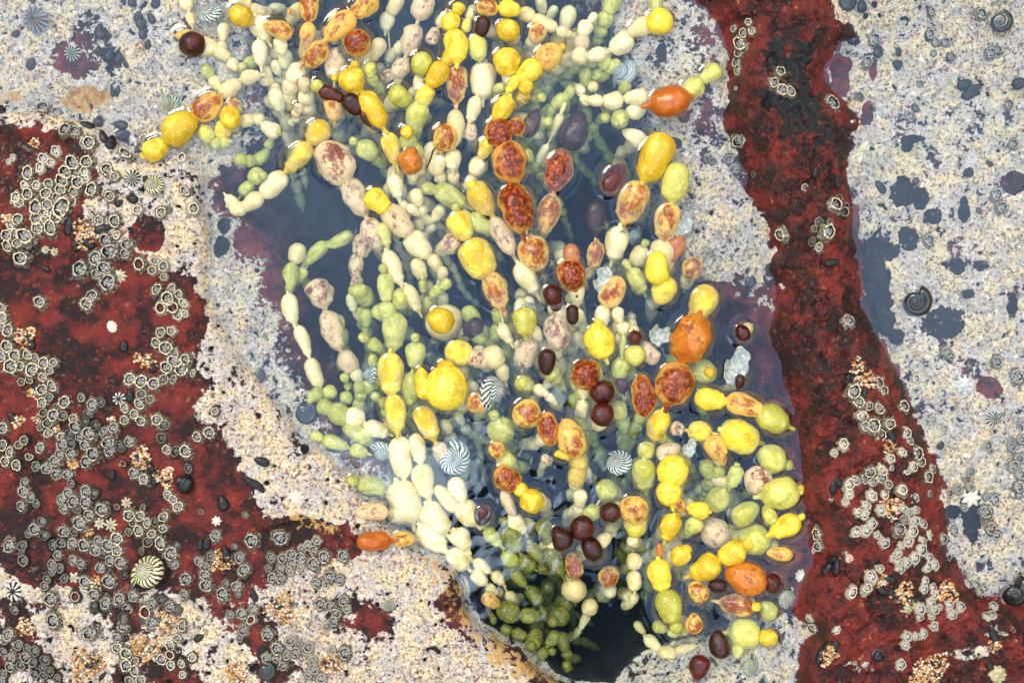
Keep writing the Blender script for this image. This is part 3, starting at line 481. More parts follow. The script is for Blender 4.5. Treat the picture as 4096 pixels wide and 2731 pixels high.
# rock --------------------------------------------------------------
def rock_mat():
    t = NT('rock'); pos = t.n('ShaderNodeNewGeometry').outputs['Position']
    A = lambda n: t.n('ShaderNodeAttribute', attribute_name=n).outputs['Fac']
    cream, orange, dark = A('cream'), A('orange'), A('dark')
    hi = t.noise(pos, 330, 7, .72); hi2 = t.noise(pos, 900, 4, .7); mid = t.noise(pos, 110, 5, .6); low = t.noise(pos, 38, 3, .5)
    # red stone
    red0 = t.step(t.math('ADD', t.math('MULTIPLY', mid, .6), t.math('MULTIPLY', low, .5)), .46, .66)
    red = t.mix(red0, (.014,.002,.002), (.19,.018,.011))
    red = t.mix(t.step(hi, .55, .72), red, (.38,.045,.020))
    red = t.mix(t.math('MULTIPLY', t.step(hi, .44, .30), .7), red, (.012,.008,.010))
    red = t.mix(t.math('MULTIPLY', t.step(hi2, .66, .74), .5), red, (.45,.16,.10))
    red = t.mix(t.math('MULTIPLY', t.step(t.noise(pos, 1500, 2, .5), .70, .76), .5), red, (.55,.42,.30))
    # pale crust
    cr = t.mix(t.step(mid, .42, .60), (.52,.47,.41), (.76,.64,.39))
    cr = t.mix(t.step(hi, .52, .64), cr, (.88,.855,.78))
    cr = t.mix(t.math('MULTIPLY', t.step(t.noise(pos, 620, 5, .75), .53, .59), t.step(low, .30, .56, .40, 1.0)), cr, (.24,.065,.068))
    cr = t.mix(t.math('MULTIPLY', t.step(t.noise(pos, 520, 5, .75, .5), .462, .412), .92), cr, (.075,.072,.082))
    cr = t.mix(t.step(t.noise(pos, 240, 4, .65),   .70, .73), cr, (.02,.022,.028))
    rag = t.math('ADD', t.math('MULTIPLY', t.math('SUBTRACT', hi, .5), 2.0), t.math('MULTIPLY', t.math('SUBTRACT', mid, .5), 1.6))
    m = t.step(t.math('ADD', cream, rag), .44, .50)
    edge = t.math('MULTIPLY', m, t.step(t.math('ADD', cream, rag), .72, .52))
    c = t.mix(m, red, cr); c = t.mix(t.math('MULTIPLY', edge, .7), c, (.72,.70,.68))
    om = t.step(t.math('ADD', orange, rag), .42, .60)
    c = t.mix(om, c, t.mix(t.step(hi, .4, .6), (.34,.15,.035), (.62,.40,.14)))
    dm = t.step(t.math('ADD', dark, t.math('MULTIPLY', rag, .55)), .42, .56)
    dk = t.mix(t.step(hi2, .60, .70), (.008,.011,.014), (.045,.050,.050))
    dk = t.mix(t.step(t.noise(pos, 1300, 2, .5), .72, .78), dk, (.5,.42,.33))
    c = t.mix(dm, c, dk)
    rough = t.mix(m, (.10,.10,.10), (.42,.42,.42)); 
    r = t.math('ADD', t.math('MULTIPLY', m, .34), t.step(hi2, .3, .7, .06, .22))
    bump = t.math('ADD', t.math('MULTIPLY', hi, 1.0), t.math('ADD', t.math('MULTIPLY', m, .35), t.math('MULTIPLY', mid, 1.2)))
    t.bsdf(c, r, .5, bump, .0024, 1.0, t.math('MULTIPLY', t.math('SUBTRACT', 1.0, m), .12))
    return t.m
# water -------------------------------------------------------------
def water_mat():
    t = NT('pool_water'); pos = t.n('ShaderNodeNewGeometry').outputs['Position']
    tr = t.n('ShaderNodeBsdfTransparent'); tr.inputs[0].default_value = (.965,.985,.985,1)
    gl = t.n('ShaderNodeBsdfGlossy'); gl.inputs['Roughness'].default_value = .0
    gl.inputs['Color'].default_value = (1,1,1,1)
    lw = t.n('ShaderNodeLayerWeight'); lw.inputs['Blend'].default_value = .5
    bm = t.n('ShaderNodeBump'); bm.inputs['Distance'].default_value = .00012; bm.inputs['Strength'].default_value = .6
    t.l(t.noise(pos, 70, 2, .5, 1.5), bm.inputs['Height'])
    t.l(bm.outputs[0], gl.inputs['Normal'])
    f5 = t.math('ADD', .043, t.math('MULTIPLY', t.math('POWER', lw.outputs['Facing'], 5.0), .55))
    mx = t.n('ShaderNodeMixShader'); t.l(f5, mx.inputs[0]); t.l(tr.outputs[0], mx.inputs[1]); t.l(gl.outputs[0], mx.inputs[2])
    t.l(mx.outputs[0], t.out.inputs['Surface'])
    vs_ = t.n('ShaderNodeVolumeScatter'); vs_.inputs['Color'].default_value = (.55,.78,1,1); vs_.inputs['Density'].default_value = 1.6; vs_.inputs['Anisotropy'].default_value = .3
    va = t.n('ShaderNodeVolumeAbsorption'); va.inputs['Color'].default_value = (.45,.66,.68,1); va.inputs['Density'].default_value = 20.0
    ad = t.n('ShaderNodeAddShader'); t.l(vs_.outputs[0], ad.inputs[0]); t.l(va.outputs[0], ad.inputs[1]); t.l(ad.outputs[0], t.out.inputs['Volume'])
    return t.m
# seaweed -----------------------------------------------------------
def bead_mat(name, a, b, dots=None, blotch=None, cut=.55, blotch2=None, pores=None, top=0., rough=.17, sss=.07, bumpd=.0004):
    t = NT(name); oc = t.n('ShaderNodeTexCoord').outputs['Object']
    rnd = t.n('ShaderNodeObjectInfo').outputs['Random']
    off = t.n('ShaderNodeVectorMath', operation='ADD'); t.l(oc, off.inputs[0])
    cmb = t.n('ShaderNodeCombineXYZ'); t.l(t.math('MULTIPLY', rnd, 37.), cmb.inputs[0]); t.l(t.math('MULTIPLY', rnd, 11.), cmb.inputs[2])
    t.l(cmb.outputs[0], off.inputs[1]); v = off.outputs[0]
    n1 = t.noise(v, 1.3, 4, .6); n2 = t.noise(v, 4.5, 5, .65)
    c = t.mix(t.step(t.math('ADD', n1, t.math('MULTIPLY', t.math('SUBTRACT', rnd, .5), .25)), .38, .64), a, b)
    c = t.mix(t.math('MULTIPLY', t.step(n2, .58, .78), .4), c, tuple(min(1, x*1.5) for x in b))
    c = t.mix(t.math('MULTIPLY', t.step(n2, .46, .30), .45), c, tuple(x*.5 for x in a))
    bump = t.math('MULTIPLY', n2, .5)
    if dots:
        vo = t.n('ShaderNodeTexVoronoi'); vo.inputs['Scale'].default_value = 3.3; t.l(v, vo.inputs['Vector'])
        d = t.step(vo.outputs['Distance'], .26, .12)
        c = t.mix(t.math('MULTIPLY', d, .8), c, dots); bump = t.math('ADD', bump, d)
    if blotch:
        k = t.math('ADD', t.math('MULTIPLY', n1, .75), t.math('MULTIPLY', n2, .45))
        nz = t.n('ShaderNodeSeparateXYZ'); t.l(t.n('ShaderNodeNewGeometry').outputs['Normal'], nz.inputs[0])
        if top: k = t.math('ADD', k, t.math('MULTIPLY', t.math('SUBTRACT', nz.outputs[2], .62), top))
        k = t.math('ADD', k, t.math('MULTIPLY', t.math('SUBTRACT', rnd, .5), .12))
        bl = blotch if not blotch2 else t.mix(t.step(n2, .45, .62), blotch, blotch2)
        c = t.mix(t.step(k, cut-.03, cut+.17), c, bl)
    if pores:
        vo = t.n('ShaderNodeTexVoronoi'); vo.inputs['Scale'].default_value = 3.4; t.l(v, vo.inputs['Vector'])
        d = t.math('MULTIPLY', t.step(vo.outputs['Distance'], .17, .12), t.step(n1, .42, .52))
        c = t.mix(d, c, pores); bump = t.math('SUBTRACT', bump, d)
    t.bsdf(c, rough, .5, bump, bumpd, 1, 0, sss)
    return t.m
BEADM = {
 'Y': bead_mat('yellow_bead', (.56,.36,.015), (.80,.66,.06), dots=(.92,.88,.36), blotch=(.42,.22,.02), cut=.72),
 'G': bead_mat('green_bead', (.36,.36,.050), (.57,.56,.13), dots=(.86,.86,.50)),
 'g': bead_mat('shaded_green_bead', (.13,.13,.018), (.25,.25,.045), dots=(.72,.72,.30)),  # green weed with the dark hole's shade put into its colour
 'C': bead_mat('cream_bead', (.68,.54,.23), (.84,.73,.40), blotch=(.30,.16,.06), cut=.86, rough=.4),
 'O': bead_mat('mottled_bead', (.72,.47,.11), (.80,.58,.17), blotch=(.17,.035,.008), blotch2=(.44,.13,.02), cut=.565, top=.24, pores=(.20,.03,.008), bumpd=.0004),
 'R': bead_mat('rust_bead', (.62,.33,.08), (.70,.45,.12), blotch=(.10,.010,.004), blotch2=(.42,.085,.012), cut=.47, top=.35, pores=(.10,.012,.006), bumpd=.0006),
 'N': bead_mat('orange_bead', (.40,.095,.010), (.56,.20,.02), blotch=(.22,.035,.006), blotch2=(.62,.26,.03), cut=.60, bumpd=.0003),
 'D': bead_mat('maroon_bead', (.022,.0035,.003), (.065,.007,.005), blotch=(.10,.010,.006), cut=.64, rough=.14, sss=0, bumpd=.0007),
 'P': bead_mat('speckled_bead', (.66,.49,.26), (.80,.64,.38), blotch=(.13,.025,.022), blotch2=(.26,.08,.04), cut=.60, top=.10, pores=(.16,.035,.02), rough=.4, bumpd=.0006),
}
def simple(name, color, rough=.5, spec=.5, coat=0, nscale=0, c2=None, lo=.45, hi=.6, bumpd=.0002, sss=0, detail=5):
    t = NT(name)
    if c2:
        v = t.n('ShaderNodeTexCoord').outputs['Object']; n = t.noise(v, nscale, detail, .65)
        c = t.mix(t.step(n, lo, hi), color, c2); t.bsdf(c, rough, spec, n, bumpd, 1, coat, sss)
    else: t.bsdf(color, rough, spec, None, 0, 0, coat, sss)
    return t.m
M_STALK = simple('stalk_skin', (.55,.42,.16), .35, c2=(.66,.56,.28), nscale=300)
M_SHELL = simple('barnacle_wall', (.030,.026,.020), .35, coat=.2, nscale=3.5, c2=(.36,.33,.25), lo=.44, hi=.60, bumpd=.0004)
M_RIM = simple('barnacle_rim', (.14,.10,.05), .35, nscale=4.2, c2=(.80,.70,.46), lo=.36, hi=.54)
M_RIMG = simple('barnacle_rim_grey', (.06,.055,.045), .35, nscale=4.2, c2=(.56,.52,.42), lo=.40, hi=.58)
M_PLATE = simple('barnacle_plate', (.07,.07,.065), .4, coat=0, nscale=4, c2=(.46,.45,.41), lo=.40, hi=.62, bumpd=.0002)
M_SLIT = simple('barnacle_slit', (.01,.01,.012), .3)
M_PIT = simple('barnacle_pit', (.05,.006,.005), .5)
M_BLACK = simple('mussel_shell', (.003,.0035,.005), .3, .35, .15, nscale=2.5, c2=(.012,.013,.018), bumpd=.0003)
M_DARKSNAIL = simple('dark_snail_shell', (.006,.009,.009), .18, .5, .5, nscale=1.5, c2=(.014,.022,.020))
M_WHITE = simple('bleached_shell', (.66,.62,.50), .4, nscale=500, c2=(.80,.79,.74), bumpd=.0002)
M_TWIG = simple('twig_skin', (.03,.022,.014), .6)
M_SAND = None
def sand_mat():
    t = NT('sand_grain'); v = t.n('ShaderNodeNewGeometry').outputs['Random Per Island']
    rp = t.n('ShaderNodeValToRGB'); t.l(v, rp.inputs[0]); e = rp.color_ramp.elements
    e[0].color = (.45,.22,.07,1); e[1].color = (.78,.72,.60,1)
    for p, c in ((.17,(.12,.07,.04,1)),(.34,(.62,.44,.26,1)),(.55,(.72,.62,.48,1)),(.78,(.52,.30,.10,1))):
        q = e.new(p); q.color = c
    rp.color_ramp.interpolation = 'CONSTANT'
    t.bsdf(rp.outputs[0], .25, .5); return t.m
def stripe_mat(name, pale, darkc, freq, wobble, cut=0., apex=None, green=None):
    """bands that run across the whorls of a coiled shell; uses the shell's own turn / girth attributes"""
    t = NT(name)
    u = t.n('ShaderNodeAttribute', attribute_name='turn').outputs['Fac']; w = t.n('ShaderNodeAttribute', attribute_name='girth').outputs['Fac']
    oc = t.n('ShaderNodeTexCoord').outputs['Object']; n = t.noise(oc, 3, 3, .6); nf = t.noise(oc, 9, 5, .7)
    ph = t.math('ADD', t.math('MULTIPLY', u, freq), t.math('ADD', t.math('MULTIPLY', w, wobble), t.math('MULTIPLY', n, 7.5)))
    s = t.math('SINE', ph)
    s = t.math('ADD', s, t.math('MULTIPLY', t.math('SUBTRACT', nf, .5), 1.6))
    base = t.mix(t.step(nf, .4, .6), pale, tuple(min(.85, x*1.15) for x in pale))
    if green: base = t.mix(t.step(t.noise(oc, 1.6, 2, .5), .50, .66), base, green)
    c = t.mix(t.step(s, cut, cut+.35), base, darkc)
    ap = t.n('ShaderNodeAttribute', attribute_name='apex').outputs['Fac']
    if apex: c = t.mix(t.step(ap, .70, .86), c, apex)
    t.bsdf(c, .3, .5, t.math('ADD', t.math('MULTIPLY', s, -.3), nf), .0004, 1, .25)
    return t.m
M_STRIPE = stripe_mat('striped_snail_shell', (.50,.58,.55), (.010,.011,.014), 17, 6.5, .10, (.46,.44,.40), (.44,.52,.42))
M_STRIPEY = stripe_mat('lime_striped_snail_shell', (.62,.60,.40), (.014,.011,.008), 19, 1.4, .02, (.66,.62,.50), (.50,.56,.22))
M_CHECK = stripe_mat('checked_snail_shell', (.50,.56,.42), (.012,.012,.012), 15, 9, -.02, (.60,.54,.44), (.40,.52,.30))
M_GREYS = stripe_mat('plain_grey_snail_shell', (.34,.40,.38), (.16,.19,.20), 5, 14, .6, (.42,.52,.50))
def limpet_mat(name, pale, darkc, ribs, apex):
    t = NT(name); oc = t.n('ShaderNodeTexCoord').outputs['Object']
    sp = t.n('ShaderNodeSeparateXYZ'); t.l(oc, sp.inputs[0])
    an = t.math('ARCTAN2', sp.outputs[1], sp.outputs[0]); n = t.noise(oc, 3, 3, .6)
    s = t.math('SINE', t.math('ADD', t.math('MULTIPLY', an, ribs), t.math('MULTIPLY', n, 2.0)))
    r = t.math('SQRT', t.math('ADD', t.math('MULTIPLY', sp.outputs[0], sp.outputs[0]), t.math('MULTIPLY', sp.outputs[1], sp.outputs[1])))
    c = t.mix(t.step(s, -.25, .15), darkc, pale)
    c = t.mix(t.step(r, .42, .22), c, apex)
    t.bsdf(c, .35, .5, s, .0003, 1, .2); return t.m
M_LIMPET = limpet_mat('banded_limpet_shell', (.52,.56,.50), (.012,.013,.016), 13, (.30,.30,.26))
M_STARL = limpet_mat('star_limpet_shell', (.72,.74,.70), (.008,.008,.010), 9, (.02,.02,.02))
M_PALEL = limpet_mat('pale_limpet_shell', (.70,.70,.50), (.52,.52,.36), 8, (.66,.60,.42))
M_GREYL = limpet_mat('grey_limpet_shell', (.26,.29,.33), (.10,.12,.15), 15, (.22,.25,.29))
def glass_mat():
    t = NT('air_bubble_skin'); tr = t.n('ShaderNodeBsdfTransparent'); gl = t.n('ShaderNodeBsdfGlossy'); gl.inputs['Roughness'].default_value = .05
    lw = t.n('ShaderNodeLayerWeight'); lw.inputs['Blend'].default_value = .35
    mx = t.n('ShaderNodeMixShader'); t.l(lw.outputs['Facing'], mx.inputs[0]); t.l(tr.outputs[0], mx.inputs[1]); t.l(gl.outputs[0], mx.inputs[2])
    t.l(mx.outputs[0], t.out.inputs['Surface']); return t.m
# ---------------------------------------------------------------- rock and water
xs = axis(.262, .00058, 1.3); ys = axis(.180, .00058, 1.2)
def rockz(X, Y):
    gx = X/G2M+CX; gy = CY-Y/G2M
    z = fields(gx, gy)[0]*MM
    zz = np.clip(z, -.012, .016)
    gxx = CX+(gx-CX)*H/(H-zz); gyy = CY+(gy-CY)*H/(H-zz)
    f = fields(gxx, gyy)
    return f[0]*MM, f[1], f[2], f[3]
me, ex = grid_mesh('rock', xs, ys, rockz)
for nm, arr in zip(('cream','orange','dark'), ex):
    at = me.attributes.new(nm, 'FLOAT', 'POINT'); at.data.foreach_set('value', arr.ravel().astype(np.float32))
rock = bpy.data.objects.new('rock', me); col.objects.link(rock); me.materials.append(rock_mat()); tag(rock, kind='structure')
ZG = ex and rockz
_zx, _zy = xs, ys
_zz = np.empty(len(xs)*len(ys)*3, np.float32); me.vertices.foreach_get('co', _zz); _zz = _zz.reshape(len(ys), len(xs), 3)[:,:,2]
def ground(x, y):
    i = min(max(int(np.searchsorted(_zx, x)), 1), len(_zx)-1); j = min(max(int(np.searchsorted(_zy, y)), 1), len(_zy)-1)
    return float(_zz[j, i])
def on_rock(X, Y, iters=3):
    z = 0.
    for _ in range(iters):
        x, y, _z = P(X, Y, z); z = ground(x, y)
    return P(X, Y, z)
# ---------------------------------------------------------------- mesh helpers
def mesh_obj(name, verts, faces, mats, parent=None, fm=None, smooth=True, loc=None):
    me = bpy.data.meshes.new(name); me.from_pydata(verts, [], faces)
    for m in mats: me.materials.append(m)
    if fm: me.polygons.foreach_set('material_index', fm)
    me.polygons.foreach_set('use_smooth', [smooth]*len(faces)); me.update()
    o = bpy.data.objects.new(name, me); col.objects.link(o)
    if parent: o.parent = parent
    if loc: o.location = loc
    return o
def lathe(prof, seg, wob=None):
    vs, fs = [], []
    for i, (z, r) in enumerate(prof):
        for k in range(seg):
            a = 2*math.pi*k/seg; q = wob(a, z) if wob else 1
            vs.append((r*q*math.cos(a), r*q*math.sin(a), z))
    n = len(prof)
    for i in range(n-1):
        for k in range(seg):
            fs.append((i*seg+k, i*seg+(k+1)%seg, (i+1)*seg+(k+1)%seg, (i+1)*seg+k))
    fs.append(tuple(range(seg))[::-1]); fs.append(tuple((n-1)*seg+k for k in range(seg)))
    return vs, fs
def bead_shape(kind, rs, tipneck, rootneck=True):
    """a bladder of the weed: body from -1 (tip side) to 1, drawn out into a narrow neck on the root side"""
    rnd = random.Random(rs); prof = []
    ts = [-1.0,-.985,-.95,-.89,-.80,-.68,-.53,-.36,-.18,0,.18,.36,.52,.66,.78,.88,.97,1.06,1.16,1.28,1.40]
    if tipneck: ts = [-1.16,-1.08]+ts[1:]
    if not rootneck: ts = [-1.0,-.985,-.95,-.89,-.80,-.68,-.53,-.36,-.18,0,.18,.36,.53,.68,.80,.89,.95,.985,1.0]
    tp = {'oval':.06,'barrel':.10,'pear':.24,'drop':.36,'lump':.05}[kind]
    pw = {'oval':2.25,'barrel':3.0,'pear':2.2,'drop':2.1,'lump':2.2}[kind]
    for t in ts:
        b = max(0, 1-abs(t)**pw)**.5*(1-tp*t)/(1+tp*.45)
        nk = (.15+.20*math.exp(-(t-.80)*5.5) if t > .55 else 0)
        if tipneck and t < -.9: nk = .15
        if not rootneck: nk = 0
        elif t > 1: nk = .13+.20*math.exp(-(t-.80)*5.5)
        prof.append((t, max(.02, (b**4+nk**4)**.25)))
    ph = [rnd.uniform(0, 6.28) for _ in range(8)]; am = .035 if kind != 'lump' else .085
    bend = rnd.uniform(-.13, .13)
    def wob(a, z):
        body = 1 if abs(z) < .9 else .3
        return 1+body*(am*math.sin(2*a+ph[0]+2.1*z)+am*.8*math.sin(3*a+ph[1]-3*z)+am*.5*math.sin(z*7+ph[2]+a)+am*.45*math.sin(5*a+ph[3]+5*z)+am*.35*math.sin(11*z+ph[4]-2*a))
    vs, fs = lathe(prof, 26, wob)
    vs = [(x+bend*(1-z*z), y, z) for x, y, z in vs]
    return vs, fs
_bm = {}
def bead_mesh(kind, var, mat, tn, rn=True):
    key = (kind, var, mat, tn, rn)
    if key not in _bm:
        vs, fs = bead_shape(kind, var*13+len(kind)*7, tn, rn)
        me = bpy.data.meshes.new('bead'); me.from_pydata(vs, [], fs); me.materials.append(BEADM[mat])
        me.polygons.foreach_set('use_smooth', [True]*len(fs)); me.update(); _bm[key] = me
    return _bm[key]
def tube(path, radii, seg=8):
    vs, fs = [], []; n = len(path)
    for i, p in enumerate(path):
        p = Vector(p); d = (Vector(path[min(i+1,n-1)])-Vector(path[max(i-1,0)])).normalized()
        a = d.orthogonal().normalized(); b = d.cross(a)
        for k in range(seg):
            t = 2*math.pi*k/seg; v = p+(a*math.cos(t)+b*math.sin(t))*radii[i]; vs.append(tuple(v))
    for i in range(n-1):
        for k in range(seg): fs.append((i*seg+k, i*seg+(k+1)%seg, (i+1)*seg+(k+1)%seg, (i+1)*seg+k))
    fs.append(tuple(range(seg))[::-1]); fs.append(tuple((n-1)*seg+k for k in range(seg)))
    return vs, fs
EMERGE = []          # (x, y, rx, ry, angle, z, r) of beads that break the surface, for the meniscus
def strand(beads, label, group=None, tail=True, seed=0):
    """beads: list of (x,y,z, halfwidth, halflength, colour, dir or None) in metres, tip first"""
    rnd = random.Random(seed)
    root = bpy.data.objects.new('seaweed_strand', None); col.objects.link(root)
    root.empty_display_size = .004; tag(root, label, 'seaweed', group)
    pts = [Vector(b[:3]) for b in beads]
    if tail:
        last = beads[-1]; p = pts[-1].copy(); w, l, c = last[3], last[4], last[5]
        d = (pts[-1]-pts[-2]) if len(pts) > 1 else Vector((rnd.uniform(-1,1), rnd.uniform(-1,.6), 0))
        d.z = 0
        if d.length < 1e-6: d = Vector((0,-1,0))
        d.normalize()
        c2 = c if c in 'Gg' else 'C'
        w = min(w, .0042); l = min(l, .0052)
        for k in range(3):
            w *= .93; l *= .93
            dd = Vector((d.x*.55+rnd.uniform(-.5,.5), d.y*.55+rnd.uniform(-.5,.5), -rnd.uniform(.9,1.6))).normalized()
            q = p+dd*(l*2.15)
            if q.z < ground(q.x, q.y)+w*.8: break
            beads = beads+[(q.x, q.y, q.z, w, l, c2, None)]; pts.append(q); p = q
    root.location = beads[-1][:3]
    off = Vector(beads[-1][:3])
    n = len(beads)
    for i, (x, y, z, w, l, c, ang) in enumerate(beads):
        p = pts[i]
        if n > 1 and ang is None:
            if i == 0: d = pts[0]-pts[1]
            elif i == n-1: d = pts[-2]-pts[-1]
            else: d = (pts[i-1]-p).normalized()+(p-pts[i+1]).normalized()
            if abs(d.z) > 0 and l > w*1.05:          # keep the long beads lying as the photo shows them
                d.z *= .45
        elif ang is not None: d = Vector((math.cos(ang), math.sin(ang), .05))
        else: d = Vector((0, 1, .1))
        if d.length < 1e-7: d = Vector((0,0,1))
        d.normalize()
        kind = 'oval'
        asp = l/w
        q = rnd.random()
        if c in 'RPN': kind = 'lump' if q < .6 else 'oval'
        elif asp > 1.25: kind = 'drop' if q < (.35 if c in 'CG' else .1) else 'pear' if q < .8 else 'barrel'
        elif asp > 1.08: kind = 'pear' if q < .6 else 'oval'
        me = bead_mesh(kind, rnd.randrange(5), c, i > 0 and ang is None, ang is None and n > 1)
        o = bpy.data.objects.new('bead', me); col.objects.link(o); o.parent = root
        # local z axis along the strand, thick end to the tip
        za = -d; xa = za.orthogonal().normalized(); ya = za.cross(xa)
        R = Matrix((xa, ya, za)).transposed().to_4x4() @ Matrix.Rotation(rnd.uniform(0, 6.28), 4, 'Z')
        o.matrix_local = Matrix.Translation(p-off) @ R @ Matrix.Diagonal((w, w, l, 1))
        if z+w*.97 > 0 and z > -w: EMERGE.append((p, w, l, d))
    if n > 1:
        path, rad = [], []
        for i in range(n-1):
            a, b = pts[i]-off, pts[i+1]-off; w = min(beads[i][3], beads[i+1][3])
            sub = 4
            for k in range(sub):
                t = k/sub; path.append(a.lerp(b, t)); rad.append(w*.15)
        path.append(pts[-1]-off); rad.append(beads[-1][3]*.13)
        vs, fs = tube(path, rad, 8)
        mesh_obj('stalk', vs, fs, [M_STALK], root)
    return root
def zdepth(code, w):
    if code == 'e': return .10*w
    if code == 'p': return -.58*w
    if code == 's': return -w*1.04-.0006
    return -float(code)*MM - w*.6
CENT = {'count': 0}
for li, line in enumerate([q for q in STRANDS.strip().split('\n') if q.strip()]):
    tile, label, body = line.split('|'); bs = []; s = scl(tile)*U
    for bd in body.split(';'):
        f = bd.split(); X, Y = full(tile, float(f[0]), float(f[1]))
        w, l = float(f[2])*s*1.04, float(f[3])*s*1.04; z = zdepth(f[4], min(w, l))
        ang = math.radians(-float(f[6])) if len(f) > 6 else None
        if l < w and ang is None: l, w = w, l; ang = 0. if len(body.split(';')) == 1 else None
        elif l < w: l, w = w, l; ang += math.pi/2
        # never inside the rock
        x, y, _ = P(X, Y, z); g = ground(x, y)
        if z < g+w*.55: z = g+w*.55
        x, y, _ = P(X, Y, z); k = (H-z)/H
        bs.append((x, y, z, w*k, l*k, f[5], ang))
    strand(bs, label, None, True, li)
# hazy strands far below, in patches (grid coordinates of the 2352 frame): centre, spread, count, length, heading, colour
DEEPS = [((700,60),(110,60),9,'deep hazy strand among the pale ones under the upper left surface',-90,'C'),
 ((640,190),(80,50),5,'deep hazy strand among the pale ones under the upper left surface',-60,'C'),
 ((500,250),(70,60),3,'deep hazy strand among the pale ones under the upper left surface',-60,'G'),
 ((880,150),(80,90),6,'blurred sunken strand between the mottled top strands',-80,'C'),
 ((960,400),(60,90),8,'blurred sunken strand below the orange ball',-80,'C'),
 ((940,560),(80,70),5,'blurred sunken strand left of the big yellow bulbs',-70,'C'),
 ((1330,60),(110,60),8,'thin sunken strand under the top right of the pool',-100,'C'),
 ((1360,160),(90,60),7,'thin sunken strand under the top right of the pool',-120,'G'),
 ((1270,240),(70,50),6,'thin sunken strand right of the bent yellow strand',-100,'G'),
 ((1240,330),(60,60),3,'thin sunken strand right of the bent yellow strand',-110,'G'),
 ((820,800),(90,80),6,'sunken green strand left of the long central chain',-50,'G'),
 ((870,910),(80,50),6,'sunken green strand left of the long central chain',-30,'G'),
 ((1080,900),(90,90),6,'pale blurred strand under the centre left beads',-80,'C'),
 ((1120,700),(90,90),5,'pale blurred strand under the centre left beads',-80,'G'),
 ((1300,760),(120,110),12,'blurred strand under the crowded centre beads',-90,'C'),
 ((1400,950),(130,110),10,'blurred strand under the crowded centre beads',-90,'G'),
 ((1560,1000),(110,120),8,'blurred strand under the right cluster',-90,'G'),
 ((1620,1180),(90,90),8,'blurred strand under the right cluster',-90,'C'),
 ((1480,1250),(80,70),6,'dim strand in the dark between the hole and the right cluster',-90,'g'),
 ((1230,1330),(90,80),5,'dim olive strand at the back of the dark hole',-90,'g'),
 ((1250,1430),(60,50),3,'dim olive strand at the back of the dark hole',-90,'g'),
 ((1160,1270),(60,50),3,'dim olive strand at the back of the dark hole',-60,'g')]
rd = random.Random(5)
for (cx,cy),(sx,sy),n,label,head,c in DEEPS:
    for k in range(n):
        gx = cx+rd.uniform(-1,1)*sx; gy = cy+rd.uniform(-1,1)*sy; z = -rd.uniform(.007, .017)
        if 'dark' in label: z -= .016
        bs = []; a = math.radians(head+rd.uniform(-50,50)); w = rd.uniform(.0026,.0044)
        x, y, _ = P(gx/.5742, gy/.5742, z)
        for j in range(rd.randint(6,10)):
            g = ground(x, y)
            if z < g+w*.7: break
            l = w*rd.uniform(1.1,1.6); bs.append((x, y, z, w, l, c, None))
            st = l*2.05; a += rd.uniform(-.3,.3); x += math.cos(a)*st*.75; y += math.sin(a)*st*.75; z -= st*rd.uniform(.35,.7); w *= .95
        if len(bs) >= 2: strand(bs, label, label, False, 1000+k)
print('strands', sum(o.name.startswith('seaweed') for o in col.objects), 'emerge', len(EMERGE))
# ---------------------------------------------------------------- water sheet with menisci
wx = axis(.262, .00062, .60); wy = axis(.180, .00062, .50)
def waterz(X, Y):
    Z = np.zeros_like(X)
    bump = np.zeros_like(X)
    for p, w, l, d in EMERGE:
        # outline of the bead where it meets the surface
        h = -p.z/w; 
        if abs(h) >= 1: continue
        k = math.sqrt(1-h*h); aw = w*k; dl = Vector((d.x, d.y)); hor = dl.length
        al = (l*hor+w*(1-hor))*k
        if hor < 1e-3: dl = Vector((1,0))
        dl = dl.normalized()
        R = max(al, aw)+.008
        i0, i1 = np.searchsorted(wx, [p.x-R, p.x+R]); j0, j1 = np.searchsorted(wy, [p.y-R, p.y+R])
        if i1 <= i0 or j1 <= j0: continue
        dx = X[j0:j1,i0:i1]-p.x; dy = Y[j0:j1,i0:i1]-p.y
        u = dx*dl.x+dy*dl.y; v = -dx*dl.y+dy*dl.x
        rr = np.sqrt((u/al)**2+(v/aw)**2); dist = np.maximum(0, (rr-1))*np.where(rr > 1e-6, np.hypot(u,v)/np.maximum(rr,1e-6), 0)
        bb = .00105*np.exp(-dist/.0018) - .00012*np.exp(-((dist-.0052)/.0016)**2)
        bump[j0:j1,i0:i1] = np.maximum(bump[j0:j1,i0:i1], bb) + np.minimum(0, bb)*.5
    gx = X/G2M+CX; gy = CY-Y/G2M
    rip = (fbm(gx, gy, 70, 3, 91)-.5)*.0010
    mid = np.exp(-(((gx-1330)/260)**2+((gy-1030)/260)**2))
    rip = rip*(.3+mid*.7) + (fbm(gx+gy*.4, gy*.5, 34, 2, 95)-.5)*.0009*mid
    return Z+bump+rip
me, _ = grid_mesh('water', wx, wy, waterz)
me = close_below(me, len(wx), len(wy), -.09)
water = bpy.data.objects.new('water', me); col.objects.link(water); me.materials.append(water_mat()); tag(water, kind='structure')
